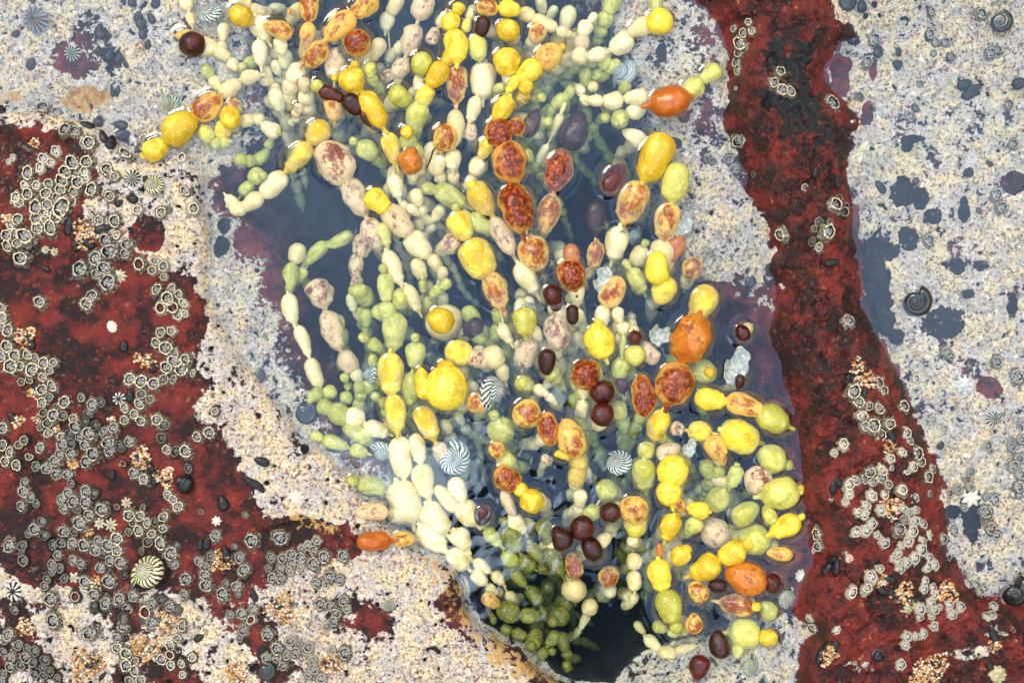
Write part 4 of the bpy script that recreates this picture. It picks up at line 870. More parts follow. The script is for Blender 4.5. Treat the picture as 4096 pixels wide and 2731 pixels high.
# ---------------------------------------------------------------- barnacles
def barnacle_mesh(var, open_=False, grey=False):
    rnd = random.Random(var*7+3); seg = 22; ph = rnd.uniform(0,6.28); n = rnd.choice((5,6,7)); p2 = rnd.uniform(0,6.28)
    prof = [(-.25,1.34,0),(.06,1.22,0),(.38,1.02,0),(.60,.88,0),(.67,.80,1),(.63,.70,1),(.40,.61,0),(.22,.56,2)]
    el = 1+rnd.uniform(.02,.26); jit = [rnd.uniform(-.055,.055) for _ in range(seg)]
    vs, fs, fm = [], [], []
    for i, (z, r, m) in enumerate(prof):
        for k in range(seg):
            a = 2*math.pi*k/seg; out = max(0,(r-.6)/.6)
            q = 1+out*.09*math.sin(n*a+ph)+out*.06*math.sin((2*n+1)*a+p2)+.05*math.sin(2*a+p2)+.035*math.sin(3*a+ph*2)+jit[k]*(.4+out)
            zz = z+(.05*math.sin(n*a+ph)+.05*math.sin(3*a+p2) if i in (3,4,5) else 0)
            # teardrop opening
            q *= 1+.10*math.cos(a)*(1-out)
            vs.append((r*q*math.cos(a)*el, r*q*math.sin(a)/el**.4, zz))
    for i in range(len(prof)-1):
        for k in range(seg):
            fs.append((i*seg+k, i*seg+(k+1)%seg, (i+1)*seg+(k+1)%seg, (i+1)*seg+k)); fm.append(1 if i in (4,) or (i == 3 and (k*7+var) % 5 < 3) else (2 if i >= 5 else 0))
    fs.append(tuple(7*seg+k for k in range(seg))); fm.append(2)
    me = bpy.data.meshes.new('barnacle'); me.from_pydata(vs, [], fs)
    for m in (M_SHELL, M_RIMG if grey else M_RIM, M_PIT if open_ else M_SLIT): me.materials.append(m)
    me.polygons.foreach_set('material_index', fm); me.polygons.foreach_set('use_smooth', [True]*len(fs)); me.update()
    # the lid: four plates meeting in a cross
    vs, fs, fm = [], [], []; rings = [0,.2,.38,.56]; sg = 24
    for ri, r in enumerate(rings):
        for k in range(sg):
            a = 2*math.pi*k/sg; q = 1+.10*math.cos(a)
            groove = min(abs(math.sin(a)), 1) < .16 or abs(math.cos(a+.35*math.sin(a))) < .16
            z = .47-r*r*.55-(.07 if groove and r > 0 else 0)
            vs.append((r*q*math.cos(a)*el, r*q*math.sin(a)/el**.4, z))
    for i in range(len(rings)-1):
        for k in range(sg):
            fs.append((i*sg+k, i*sg+(k+1)%sg, (i+1)*sg+(k+1)%sg, (i+1)*sg+k))
            a = 2*math.pi*(k+.5)/sg
            fm.append(1 if (min(abs(math.sin(a)),1) < .14 or (abs(math.cos(a+.35*math.sin(a))) < .14 and var % 3)) else 0)
    lid = bpy.data.meshes.new('lid'); lid.from_pydata(vs, [], fs)
    for m in (M_PLATE, M_SLIT): lid.materials.append(m)
    lid.polygons.foreach_set('material_index', fm); lid.polygons.foreach_set('use_smooth', [True]*len(fs)); lid.update()
    return me, (None if open_ else lid)
BVAR = [barnacle_mesh(v) for v in range(12)]; BGREY = [barnacle_mesh(v+20, False, True) for v in range(9)]; BOPEN = [barnacle_mesh(v+40, True) for v in range(3)]
ZONES = [((220,110+345),150,'yellow rimmed barnacle in the big packed patch high on the left red ledge'),
 ((40,560),75,'yellow rimmed barnacle in the patch at the left edge below the sand pocket'),
 ((255,590),70,'grey rimmed barnacle in the small clumps right of the sandy mussels, left ledge'),
 ((390,690),60,'cream rimmed barnacle in the round clump beside the left white crust'),
 ((90,700),45,'lone barnacle on bare wet red rock near the left edge'),
 ((60,830),100,'cream rimmed barnacle in the slanting band down the left edge'),
 ((130,950),90,'cream rimmed barnacle in the slanting band below the left edge'),
 ((210,1000),100,'grey barnacle in the wide bed at the foot of the slanting band'),
 ((400,830),85,'bright rimmed barnacle in the curved chain on the left red ledge'),
 ((320,940),65,'barnacle in the clump below the small star limpet'),
 ((420,1050),70,'barnacle in the short rows beside the left cream crust'),
 ((170,1150),90,'grey barnacle in the clump left of the lime striped snail'),
 ((340,1200),80,'pale yellow rimmed barnacle in the clump above the lime striped snail'),
 ((150,1290),90,'wet grey barnacle scattered lower left of the lime striped snail'),
 ((300,1390),90,'wet grey barnacle scattered below the lime striped snail'),
 ((470,1300),80,'dark barnacle around the sand and mussels right of the lime striped snail'),
 ((670,1280),90,'grey barnacle in the flat pale sheet on the orange streaked rock'),
 ((740,1390),80,'small grey barnacle on the mixed crust near the bottom rock rim'),
 ((70,1500),90,'tiny dark barnacle in the bottom left corner bed'),
 ((350,1520),90,'small barnacle near the bottom edge left of centre'),
 ((660,1500),90,'small grey barnacle near the bottom edge by the dark stone'),
 ((350,500),80,'pale barnacle scattered on the white crust above the left pool wall'),
 ((120,280),90,'grey barnacle dotted on the crust at the upper left shore'),
 ((1700,100),60,'barnacle in the short column at the top of the red ridge'),
 ((1800,190),60,'yellow barnacle on the black stained top of the ridge'),
 ((1895,490),90,'clustered barnacle on the upper right flank of the ridge'),
 ((1990,900),100,'cream rimmed barnacle in the upper clump on the lower ridge'),
 ((2010,1090),100,'cream rimmed barnacle in the middle rows on the lower ridge'),
 ((2080,1200),90,'grey barnacle in the bed round the sand on the lower ridge'),
 ((2100,1360),100,'grey barnacle in the bottom right beds of the ridge'),
 ((1920,1400),90,'small barnacle on the ridge right of the bead cluster'),
 ((2150,120),150,'submerged grey barnacle on the pale rock at the upper right'),
 ((2160,620),180,'submerged grey barnacle on the pale rock at the middle right'),
 ((2270,1000),120,'submerged grey barnacle on the pale rock near the right edge'),
 ((2210,1140),70,'submerged dark barnacle round the white limpet at the lower right'),
 ((1680,420),60,'grey barnacle in the crust along the left foot of the ridge')]
allb = []
for tile, s in BARN.items():
    for q in s.split():
        x, y, r = map(float, q.split(',')); X, Y = full(tile, x, y); allb.append((abs(r)*scl(tile), X, Y, r < 0))
allb.sort(reverse=True)
rb = random.Random(3); bed = []
def place_rot(x, y, e=.0025):
    """tilt to the rock's slope"""
    gx = (ground(x+e,y)-ground(x-e,y))/(2*e); gy = (ground(x,y+e)-ground(x,y-e))/(2*e)
    n = Vector((-gx*.5, -gy*.5, 1)).normalized()
    return Vector((0,0,1)).rotation_difference(n)
for i, (r, X, Y, op) in enumerate(allb):
    x, y, z = on_rock(X, Y); R = r*U*1.15
    gx, gy = X*.5742, Y*.5742
    best = min(ZONES, key=lambda Z: math.hypot(gx-Z[0][0], gy-Z[0][1])/Z[1])
    grey = 'grey' in best[2] or 'dark' in best[2]
    me, lid = rb.choice(BOPEN) if op else rb.choice(BGREY if grey else BVAR)
    rot = place_rot(x, y) @ Matrix.Rotation(rb.uniform(.9,2.4) if rb.random() < .8 else rb.uniform(0,6.28), 3, 'Z').to_quaternion()
    R *= rb.uniform(.8,1.14); hgt = R*rb.uniform(.8,1.3); Mx = Matrix.Translation((x, y, z+R*.10)) @ rot.to_matrix().to_4x4() @ Matrix.Diagonal((R, R, hgt, 1))
    if i < 292:
        o = bpy.data.objects.new('barnacle', me); col.objects.link(o); o.matrix_world = Mx
        if op: tag(o, 'empty '+' '.join(best[2].replace('cream rimmed ','').replace('yellow rimmed ','').replace('grey ','').split()[:13]), 'barnacle', 'empty '+best[2][:60])
        else: tag(o, best[2], 'barnacle', best[2])
        if lid:
            c = bpy.data.objects.new('lid', lid); col.objects.link(c); c.parent = o
    else: bed.append((Mx, me, lid))
def join(name, items, kind='stuff', parent=None):
    """one object out of many transformed copies"""
    vs, fs, fm, mats = [], [], [], []
    for Mx, me in items:
        base = len(vs); co = [Mx @ v.co for v in me.vertices]; vs += [tuple(v) for v in co]
        idx = []
        for m in me.materials:
            if m not in mats: mats.append(m)
            idx.append(mats.index(m))
        for p in me.polygons: fs.append(tuple(base+q for q in p.vertices)); fm.append(idx[p.material_index])
    o = mesh_obj(name, vs, fs, mats, parent, fm)
    if kind: tag(o, kind=kind)
    return o
bb = join('small_barnacle_bed', [(m, a) for m, a, l in bed]+[(m, l) for m, a, l in bed if l])
tag(bb, 'crowd of the smallest grey barnacles spread over ledge, ridge and crust', 'barnacle bed', None, 'stuff')
# ---------------------------------------------------------------- mussels
def mussel_mesh(var):
    rnd = random.Random(var); vs, fs = lathe([(-1+2*i/12, max(.06,(1-abs(-1+2*i/12)**2.2)**.5*(1-.25*(-1+2*i/12)))) for i in range(13)], 14)
    vs = [(x*(1-.10*math.exp(-(y*6)**2)), y, z) for x, y, z in vs]
    # long axis to x, low profile, a raised seam along the top
    vs = [(z, y, x*.62+(.10 if x > 0 and abs(y) < .28 else 0)+.05*math.sin(9*z)*(x > 0)) for x, y, z in vs]
    me = bpy.data.meshes.new('mussel'); me.from_pydata(vs, [], fs); me.materials.append(M_BLACK)
    me.polygons.foreach_set('use_smooth', [True]*len(fs)); me.update(); return me
MV = [mussel_mesh(v) for v in range(3)]
MZ = [((470,300),'black mussel in the dark cluster on the upper left shore'),((320,130),'black mussel in the pits of the submerged upper left rock'),((60,100),'black mussel in a hole at the far upper left'),
 ((190,540),'black mussel among sand by the barnacle patch high on the left ledge'),((20,280),'black mussel at the left edge above the ledge'),((70,790),'black mussel in the sand pocket of the slanting barnacle band'),
 ((300,850),'black mussel wedged among the curved barnacle chain'),((380,1090),'black mussel in the sand strip above the lime striped snail'),((520,1280),'black mussel among sand right of the lime striped snail'),
 ((600,1380),'black mussel in the sand ring near the rock rim'),((620,1090),'black mussel in a crack of the left cream crust'),((220,1530),'black mussel slit in the sand at the bottom left'),((480,1490),'black mussel slit low on the left ledge'),
 ((2220,200),'black mussel nested in the pale rock at the upper right'),((2030,140),'black mussel in the rock by the ridge top'),((1915,420),'black mussel in the white ringed hole on the ridge flank'),((1910,600),'black mussel in the sand ring on the ridge'),
 ((1985,870),'black mussel in the sandy upper clump on the lower ridge'),((2045,1010),'black mussel in the sandy mid clump on the lower ridge'),((1918,1115),'black mussel in the paired hole left of the ridge barnacles'),
 ((1910,1300),'black mussel in the white crust patch on the lower ridge'),((2060,1350),'black mussel in the sandy crack across the lower ridge'),((1900,1490),'black mussel in the sandy hole at the ridge foot'),((2200,1500),'black mussel in the corner sand at the bottom right')]
for tile, s in MUSSEL.items():
    for q in s.split():
        x, y, a, b, ang = map(float, q.split(',')); X, Y = full(tile, x, y); k = scl(tile)*U
        wx_, wy_, wz_ = on_rock(X, Y); A, B = max(a,b)*k, min(a,b)*k
        base = -(ang+90) if b >= a else -ang
        o = bpy.data.objects.new('mussel', random.choice(MV)); col.objects.link(o)
        o.matrix_world = Matrix.Translation((wx_, wy_, wz_+B*.25)) @ place_rot(wx_, wy_).to_matrix().to_4x4() @ Matrix.Rotation(math.radians(-base if b >= a and False else (90-ang if b >= a else -ang)), 4, 'Z') @ Matrix.Diagonal((A, B, B, 1))
        gx, gy = X*.5742, Y*.5742
        lab = min(MZ, key=lambda Z: math.hypot(gx-Z[0][0], gy-Z[0][1]))[1]
        tag(o, lab, 'mussel', lab)
# ---------------------------------------------------------------- sand pockets
def grain(rnd):
    vs = []; 
    for p in ((1,0,0),(-1,0,0),(0,1,0),(0,-1,0),(0,0,1),(0,0,-1),(.7,.7,.3),(-.6,.6,-.4)):
        vs.append(Vector(p)*rnd.uniform(.7,1.15))
    return vs
GF = [(0,6,4),(6,2,4),(2,1,4),(1,3,4),(3,0,4),(0,5,6),(6,5,2),(2,5,7),(7,5,1),(1,2,7),(1,5,3),(3,5,0)]
rg = random.Random(11); vs, fs = [], []
for tile, gx, gy, gr in GRAINS:
    X0, Y0 = full(tile, gx, gy); R0 = gr*scl(tile)
    for _ in range(int(R0*R0*.065)+10):
        a = rg.uniform(0,6.28); rr = R0*math.sqrt(rg.random())*(1+.25*math.sin(3*a+gx)); X = X0+rr*math.cos(a); Y = Y0+rr*math.sin(a)
        x, y, z = on_rock(X, Y, 2); s = rg.uniform(.00045,.0011)
        q = Matrix.Rotation(rg.uniform(0,6.28), 3, 'Z') @ Matrix.Rotation(rg.uniform(0,1.5), 3, 'X'); base = len(vs)
        up = rg.uniform(.1,1.3)*s+max(0,1-rr/R0)*.0006
        for v in grain(rg): w = q @ v; vs.append((x+w.x*s, y+w.y*s*.8, z+w.z*s*.8+up))
        fs += [tuple(base+i for i in f) for f in GF]
M_SAND = sand_mat()
o = mesh_obj('coarse_sand', vs, fs, [M_SAND], None, None, False)
tag(o, 'orange and white sand grains packed between mussels and barnacles', 'sand', None, 'stuff')
# ---------------------------------------------------------------- snails
def snail(name, label, cat, X, Y, size, mat, axis_deg=0, tilt=0, spin=0, turns=4.2, squash=.8, lift=.3, growth=.085, z=None, spire=1.0, group=None):
    """coiled shell; size = half width in photo pixels; tilt leans the spire away along axis_deg"""
    nt = int(turns*30); ng = 18; vs, fs, tu, gi, ap = [], [], [], [], []
    T = turns*2*math.pi
    for i in range(nt+1):
        t = T*i/nt; g = math.exp(growth*(t-T)); c = g*.52; rr = g*.50
        hz_ = -g*spire*1.05
        for k in range(ng):
            a = 2*math.pi*k/ng; rad = c+rr*math.cos(a)
            vs.append((rad*math.cos(t), rad*math.sin(t), hz_+rr*squash*math.sin(a))); tu.append(t); gi.append(a if a < math.pi else 2*math.pi-a); ap.append(1-g)
    for i in range(nt):
        for k in range(ng): fs.append((i*ng+k, i*ng+(k+1)%ng, (i+1)*ng+(k+1)%ng, (i+1)*ng+k))
    fs.append(tuple(range(ng))[::-1])
    # the mouth: a dark lining set just inside the last ring
    base = nt*ng; cx = sum(vs[base+k][0] for k in range(ng))/ng; cy = sum(vs[base+k][1] for k in range(ng))/ng; cz = sum(vs[base+k][2] for k in range(ng))/ng
    ci = len(vs); vs.append((cx,cy,cz)); tu.append(T); gi.append(0); ap.append(0)
    n0 = len(fs)
    for k in range(ng): fs.append((base+k, base+(k+1)%ng, ci))
    zt = max(v[2] for v in vs); zb = min(v[2] for v in vs); mid = (zt+zb)/2
    vs = [(x, y, z_-mid) for x, y, z_ in vs]
    o = mesh_obj(name, vs, fs, [mat, M_SLIT], None, [0]*n0+[1]*(len(fs)-n0))
    for nm, arr in (('turn',tu),('girth',gi),('apex',ap)):
        at = o.data.attributes.new(nm,'FLOAT','POINT'); at.data.foreach_set('value', arr)
    R = size*U
    if z is None: x, y, zz = on_rock(X, Y); zz += R*lift
    else: zz = z; x, y, _ = P(X, Y, z)
    ax = Vector((math.sin(math.radians(axis_deg)), math.cos(math.radians(axis_deg)), 0))
    o.matrix_world = Matrix.Translation((x,y,zz)) @ Matrix.Rotation(math.radians(tilt), 4, ax) @ Matrix.Rotation(math.radians(spin), 4, 'Z') @ Matrix.Diagonal((R,R,R,1))
    tag(o, label, cat, group); return o
def F(t,x,y): return full(t,x,y)
S2 = K1
snail('striped_snail','black and white striped snail at the top edge, half under water','snail',*F('A',745,135),165*S2,M_STRIPE,axis_deg=60,tilt=-38,spin=120,z=-.0035)
snail('spiral_snail','striped snail showing its full spiral, beside the longest bead chain','snail',*F('G',1862,1462),190*S2,M_STRIPE,spin=30,tilt=8,z=-.0060,spire=.55)
snail('striped_snail','striped snail lying on its side in the centre, spire to the right','snail',*F('H',165,950),178*S2,M_STRIPE,axis_deg=0,tilt=62,spin=200,z=-.0022)
snail('striped_snail','boldly striped round snail among the beads of the lower centre','snail',*F('I',392,1040),158*S2,M_STRIPE,axis_deg=60,tilt=-35,spin=60,z=-.0035)
snail('striped_snail','striped snail squeezed behind the white dotted lime bead','snail',*F('H',475,215),135*S2,M_STRIPE,axis_deg=20,tilt=30,z=-.0085)
snail('striped_snail','striped snail with a green lip between the long cream chains','snail',*F('G',1215,1400),125*S2,M_STRIPE,axis_deg=90,tilt=50,spin=90,z=-.0080)
snail('striped_snail','green edged snail seen from its mouth, left of the longest chain','snail',*F('G',1110,685),120*S2,M_STRIPE,axis_deg=0,tilt=-80,spin=10,z=-.0095)
snail('grey_snail','smooth grey green snail with a pointed spire at the upper right shore','snail',*F('C',450,680),185*S2,M_GREYS,axis_deg=10,tilt=-42,spin=150,z=-.0105,spire=1.25)
snail('striped_snail','blurred striped snail sunk beside the right cream beads','snail',*F('E',2150,790),115*S2,M_STRIPE,axis_deg=20,tilt=40,z=-.013)
snail('striped_snail','large lime and cream striped snail on the left red ledge','snail',*F('d',1010,822),150/1.68,M_STRIPEY,axis_deg=50,tilt=-28,spin=150,lift=.30,squash=.9)
snail('striped_snail','spiral striped snail on the white crust at the left','snail',*F('b',1412,330),118*S2,M_STRIPEY,axis_deg=80,tilt=-20,spin=60,lift=.3)
snail('checked_snail','checked snail at the right shore below the chestnut beads','snail',*F('K',1945,895),130*S2,M_CHECK,axis_deg=0,tilt=12,lift=.3)
snail('checked_snail','half hidden checked snail at the bottom right of the pool','snail',*F('K',1605,1520),115*S2,M_CHECK,axis_deg=0,tilt=22,lift=.2)
snail('checked_snail','blurred checked snail under water left of the big yellow bead','snail',*F('a',1545,970),118*S2,M_CHECK,lift=.15)
snail('checked_snail','tiny checked snail on the rock rim beside the dark hole','snail',*F('J',465,1535),68*S2,M_CHECK,lift=.3)
snail('black_snail','large glossy black snail at the lower right edge','snail',*F('u',2245,845),155/1.965,M_DARKSNAIL,tilt=25,axis_deg=100,lift=.45,spire=.5,growth=.12)
snail('black_snail','round black snail submerged on the upper right rock','snail',*F('r',2120,215),128*S2,M_DARKSNAIL,tilt=20,axis_deg=200,lift=.3,spire=.5,growth=.09)
snail('black_snail','black snail cut by the top edge right of the ridge','snail',*F('r',712,25),118*S2,M_DARKSNAIL,tilt=20,axis_deg=20,lift=.3,spire=.5,growth=.09)
snail('black_snail','largest dark snail on the submerged rock right of the ridge','snail',*F('s',1345,1210),168*S2,M_DARKSNAIL,tilt=15,axis_deg=140,lift=.2,spire=.5,growth=.09)
snail('black_snail','dark snail in the wall hollow right of the right cluster','snail',*F('F',1600,1440),68*S2,M_DARKSNAIL,lift=.3,spire=.5,growth=.09)
snail('black_snail','small dark snail on the left cream rim above the pool','snail',*F('G',80,697),72*S2,M_DARKSNAIL,lift=.3,spire=.5,growth=.09)
snail('black_snail','wide dark snail on the left pool wall at the waterline','snail',*F('G',510,1035),140*S2,M_DARKSNAIL,lift=.15,spire=.5,growth=.09)
snail('black_snail','small ringed dark snail submerged low on the right rock','snail',*F('t',1572,1105),48*S2,M_DARKSNAIL,lift=.4,spire=.5,growth=.11)
snail('black_snail','dark green stone-like snail at the bottom left of centre','snail',*F('d',1790,1480),80/1.68,M_DARKSNAIL,lift=.2,spire=.5,growth=.09)
# ---------------------------------------------------------------- limpets
def limpet(label, X, Y, r, mat, ribs=13, depth=.10, el=1., rot=0, name='limpet'):
    seg = ribs*6; vs, fs = [], []; rings = [0,.12,.3,.5,.72,.9,1.]
    for i, q in enumerate(rings):
        for k in range(seg):
            a = 2*math.pi*k/seg; rb_ = math.cos(ribs*a)
            w = 1+depth*q*rb_; vs.append((q*w*math.cos(a)*el, q*w*math.sin(a)/el, .55*(1-q**1.3)+.035*q*rb_-(.10 if i == 6 else 0)))
    for i in range(len(rings)-1):
        for k in range(seg): fs.append((i*seg+k, (i+1)*seg+k, (i+1)*seg+(k+1)%seg, i*seg+(k+1)%seg))
    o = mesh_obj(name, vs, fs, [mat]); x, y, z = on_rock(X, Y); R = r*U
    o.matrix_world = Matrix.Translation((x,y,z+R*.08)) @ place_rot(x,y).to_matrix().to_4x4() @ Matrix.Rotation(math.radians(rot),4,'Z') @ Matrix.Diagonal((R,R,R,1))
    return tag(o, label, 'limpet')
limpet('blue grey ribbed limpet at the far upper left', *F('a',330,185), 125*S2, M_GREYL, 13, .10, 1.12, -50)
limpet('small banded limpet on red rock at the upper left', *F('a',668,488), 78*S2, M_LIMPET, 13)
limpet('banded limpet touching the snail on the left white crust', *F('b',1218,270), 82*S2, M_LIMPET, 14)
limpet('tiny green banded limpet right of the left crust snail', *F('b',1562,555), 38*S2, M_LIMPET, 9, .1, 1.25, 80)
limpet('black and white star limpet on the left red ledge', *F('c',1095,905), 58*S2, M_STARL, 9, .05)
limpet('long star limpet at the lower left edge', *F('d',95,945), 58/1.68, M_STARL, 9, .04, 1.15, 90)
limpet('white knobbly limpet on the submerged right rock', *F('t',1790,545), 92*S2, simple('white_limpet_shell',(.42,.43,.43),.35,nscale=3,c2=(.66,.67,.68)), 9, .22)
limpet('fine ribbed dark limpet on the submerged right rock', *F('t',2072,862), 78*S2, M_LIMPET, 17, .06)
limpet('rough white limpet among dark barnacles at the lower right', *F('u',1935,112), 68/1.965, M_WHITE, 7, .22)
limpet('pale yellow scalloped limpet on the lower ridge', *F('u',1600,405), 42/1.965, M_PALEL, 6, .22)
limpet('lime starry limpet on the barnacle clump of the left ledge', *F('b',1100,1160), 58*S2, M_PALEL, 9, .2)
limpet('left of two tiny pale limpets on the left red ledge', *F('b',418,918), 36*S2, M_PALEL, 7, .18)
limpet('right of two tiny pale limpets on the left red ledge', *F('b',500,938), 38*S2, M_PALEL, 7, .18)
limpet('pale starry limpet above the clump near the lime striped snail', *F('d',850,352), 32/1.68, M_PALEL, 7, .28)
limpet('right twin of the pale starry limpets left of the barnacle clump', *F('d',745,500), 36/1.68, M_PALEL, 8, .28)
limpet('left twin of the pale starry limpets left of the barnacle clump', *F('d',670,492), 34/1.68, M_PALEL, 7, .25)
limpet('pale starry limpet lower left of the lime striped snail', *F('d',495,857), 34/1.68, M_PALEL, 6, .3)
limpet('white scalloped limpet on the cream crust right of the ledge', *F('d',1990,318), 48/1.68, M_WHITE, 8, .16)
limpet('small white limpet on red rock beside the cream crust', *F('d',1455,475), 30/1.68, M_WHITE, 7, .2)
limpet('pale oval limpet stuck on the left red ledge', *F('c',1030,245), 52*S2, M_WHITE, 10, .06, 1.12, -60)
limpet('yellow banded limpet on edge at the ridge foot, upper right', *F('r',872,1395), 75*S2, M_STRIPEY if False else M_PALEL, 9, .06, 1.4, 65)
limpet('tiny star limpet at the right foot of the lower ridge', *F('u',1755,575), 42/1.965, M_STARL, 9, .08)
limpet('greenish rough limpet on the lower ridge', *F('u',1425,995), 50/1.965, simple('green_limpet_shell',(.22,.22,.10),.4,nscale=3,c2=(.50,.50,.30)), 8, .14)
limpet('grey ringed limpet on red rock right of the pool', *F('u',1200,1350), 45/1.965, M_GREYL, 11, .05)
limpet('pale barnacle-like limpet in the bottom right corner', *F('u',2140,1500), 70/1.965, simple('tan_limpet_shell',(.30,.26,.14),.4,nscale=3,c2=(.55,.50,.32)), 10, .08)
limpet('half buried pale limpet by the right shore crust', *F('K',2080,690), 62*S2, M_WHITE, 9, .08)
limpet('brown striped flat limpet under the orange bead at the left rim', *F('J',395,1035), 42*S2, M_STARL, 9, .08)
# ---------------------------------------------------------------- torn white bead skins, bubbles, twig
def torn(label, t, x, y, r, z, rot=0, el=1.2, seed=0):
    rnd = random.Random(seed); seg = 26; rings = 7; vs, fs = [], []
    edge = [rnd.uniform(.88,1.08)*(.45 if k in (3,4,5) else 1) for k in range(seg)]
    for side in (0, 1):
        for i in range(rings):
            q = i/(rings-1)
            for k in range(seg):
                a = 2*math.pi*k/seg; e = edge[k]; R_ = q*e
                h = -.55*(1-R_*R_)-(.07 if side else 0)+.05*math.sin(3*a+seed)*q
                vs.append((R_*math.cos(a)*el, R_*math.sin(a), h))
    off = rings*seg
    for i in range(rings-1):
        for k in range(seg):
            fs.append((i*seg+k,(i+1)*seg+k,(i+1)*seg+(k+1)%seg,i*seg+(k+1)%seg)); fs.append((off+i*seg+k,off+i*seg+(k+1)%seg,off+(i+1)*seg+(k+1)%seg,off+(i+1)*seg+k))
    for k in range(seg): b = (rings-1)*seg; fs.append((b+k, off+b+k, off+b+(k+1)%seg, b+(k+1)%seg))
    o = mesh_obj('torn_skin', vs, fs, [simple('torn_skin_%d' % seed, (.26,.30,.27), .3, nscale=3, c2=(.55,.55,.44), sss=.1)])
    X, Y = F(t,x,y); xx, yy, _ = P(X,Y,z); R = r*scl(t)*U
    o.matrix_world = Matrix.Translation((xx,yy,z)) @ Matrix.Rotation(math.radians(rot),4,'Z') @ Matrix.Rotation(.35,4,'X') @ Matrix.Diagonal((R,R,R,1))
    tag(o, label, 'seaweed skin')
torn('torn white cup of seaweed skin floating right of the berry bead','H',1700,435,105,.0008,20,1.0,1)
torn('small torn white flake below the amber beads','I',1055,895,72,.0008,70,1.2,2)
torn('long torn glassy pouch near the right pool wall','I',1490,140,125,.0004,70,1.5,3)
torn('ragged white collar on the torn brown bead right of centre','E',1870,1200,105,-.0010,100,1.3,4)
torn('ragged pale skin against the right wall below the shore beads','F',990,920,95,-.0030,60,1.3,5)
vs, fs = tube([(0,0,0),(.0016,.0040,.0008),(.0030,.0085,.0004),(.0062,.0118,.0010),(.0078,.0124,.0004)],[.0003,.0005,.0005,.0006,.0004],7)
X, Y = F('B',395,1545); x, y, _ = P(X,Y,.0012)
tag(mesh_obj('twig', vs, fs, [M_TWIG], None, None, True, (x,y,.0012)), 'thin dark twig lying against the amber pored bead', 'twig')
bub = bpy.data.meshes.new('air_bubble'); bmv, bmf = lathe([(math.cos(math.pi*i/8), max(.02, math.sin(math.pi*i/8))) for i in range(9)], 14)
bub.from_pydata(bmv, [], bmf); bub.materials.append(glass_mat()); bub.polygons.foreach_set('use_smooth', [True]*len(bmf)); bub.update()
BUB = [('s',q) for q in '1308,620,24 1258,688,16 1505,405,20 1438,435,18 1555,380,12 1370,320,20 1160,140,14 1160,205,16 1360,180,8 1040,755,18 978,825,16 1078,905,18 1068,808,14 1055,948,10 870,1110,24 1075,1310,18 1105,1320,16 1530,1340,24 1582,1398,20 1698,1362,20 1482,1475,16 1530,1465,18 1440,1462,20 1775,1132,16 1792,1178,14 2225,1335,22 2258,1215,10 1842,435,16 1978,842,24 1720,900,6 1085,1468,12 1000,1250,14 1030,1040,12 930,980,12'.split(' ')]
for t, q in BUB:
    a, b, r = map(float, q.split(',')); X, Y = F(t,a,b); x, y, z = on_rock(X,Y); R = r*S2*U
    o = bpy.data.objects.new('air_bubble', bub); col.objects.link(o); o.matrix_world = Matrix.Translation((x,y,z+R*.8)) @ Matrix.Diagonal((R,R,R,1))
    tag(o, 'clear air bubble clinging to the dark algae on the submerged right rock', 'bubble', 'air bubbles on the right rock')
for t, a, b, r in (('B',765,495,14),('B',762,790,13),('G',1665,570,12),('J',1508,622,12),('G',1712,1005,8),('D',1795,780,10)):
    X, Y = F(t,a,b); R = r*S2*U; x, y, z = P(X,Y,-R*.3); o = bpy.data.objects.new('air_bubble', bub); col.objects.link(o); o.matrix_world = Matrix.Translation((x,y,z)) @ Matrix.Diagonal((R,R,R,1))
    tag(o, 'tiny floating air bubble touching the beads at the pool surface', 'bubble', 'floating bubbles')

M_TUFT = simple('tuft_skin', (.10,.09,.02), .5, nscale=400, c2=(.28,.24,.08))
rt = random.Random(9)
for t, a, b, lab in (('E',1215,730,'olive algae tuft between the rust bead and the scarred bead'),('E',1325,1160,'olive algae tuft under the scarred brown bead'),('E',1905,690,'olive algae tuft on the cream bead right of centre'),
  ('E',2080,720,'olive algae tuft beside the sunken snail'),('E',1745,1120,'olive algae tuft below the maroon backed bead'),('E',1400,1030,'olive algae tuft right of the scarred brown bead'),('D',1400,790,'olive algae tuft on the mottled sunken strand'),('H',440,495,'dark algae tuft at the foot of the dotted lime bead')):
    X, Y = F(t,a,b); x, y, z = P(X,Y,-.001); vs, fs = [], []
    for _ in range(11):
        an = rt.uniform(0,6.28); L = rt.uniform(.002,.0048); p0 = (rt.uniform(-.001,.001), rt.uniform(-.001,.001), -.001); c2 = rt.uniform(-.7,.7)
        path = [(p0[0]+L*q*math.cos(an+c2*q), p0[1]+L*q*math.sin(an+c2*q), p0[2]+L*.35*q) for q in (0,.35,.7,1)]
        v2, f2 = tube(path, [.00022,.0002,.00016,.00008], 5); base = len(vs); vs += v2; fs += [tuple(base+i for i in f) for f in f2]
    tag(mesh_obj('algae_tuft', vs, fs, [M_TUFT], None, None, True, (x,y,z)), lab, 'algae')
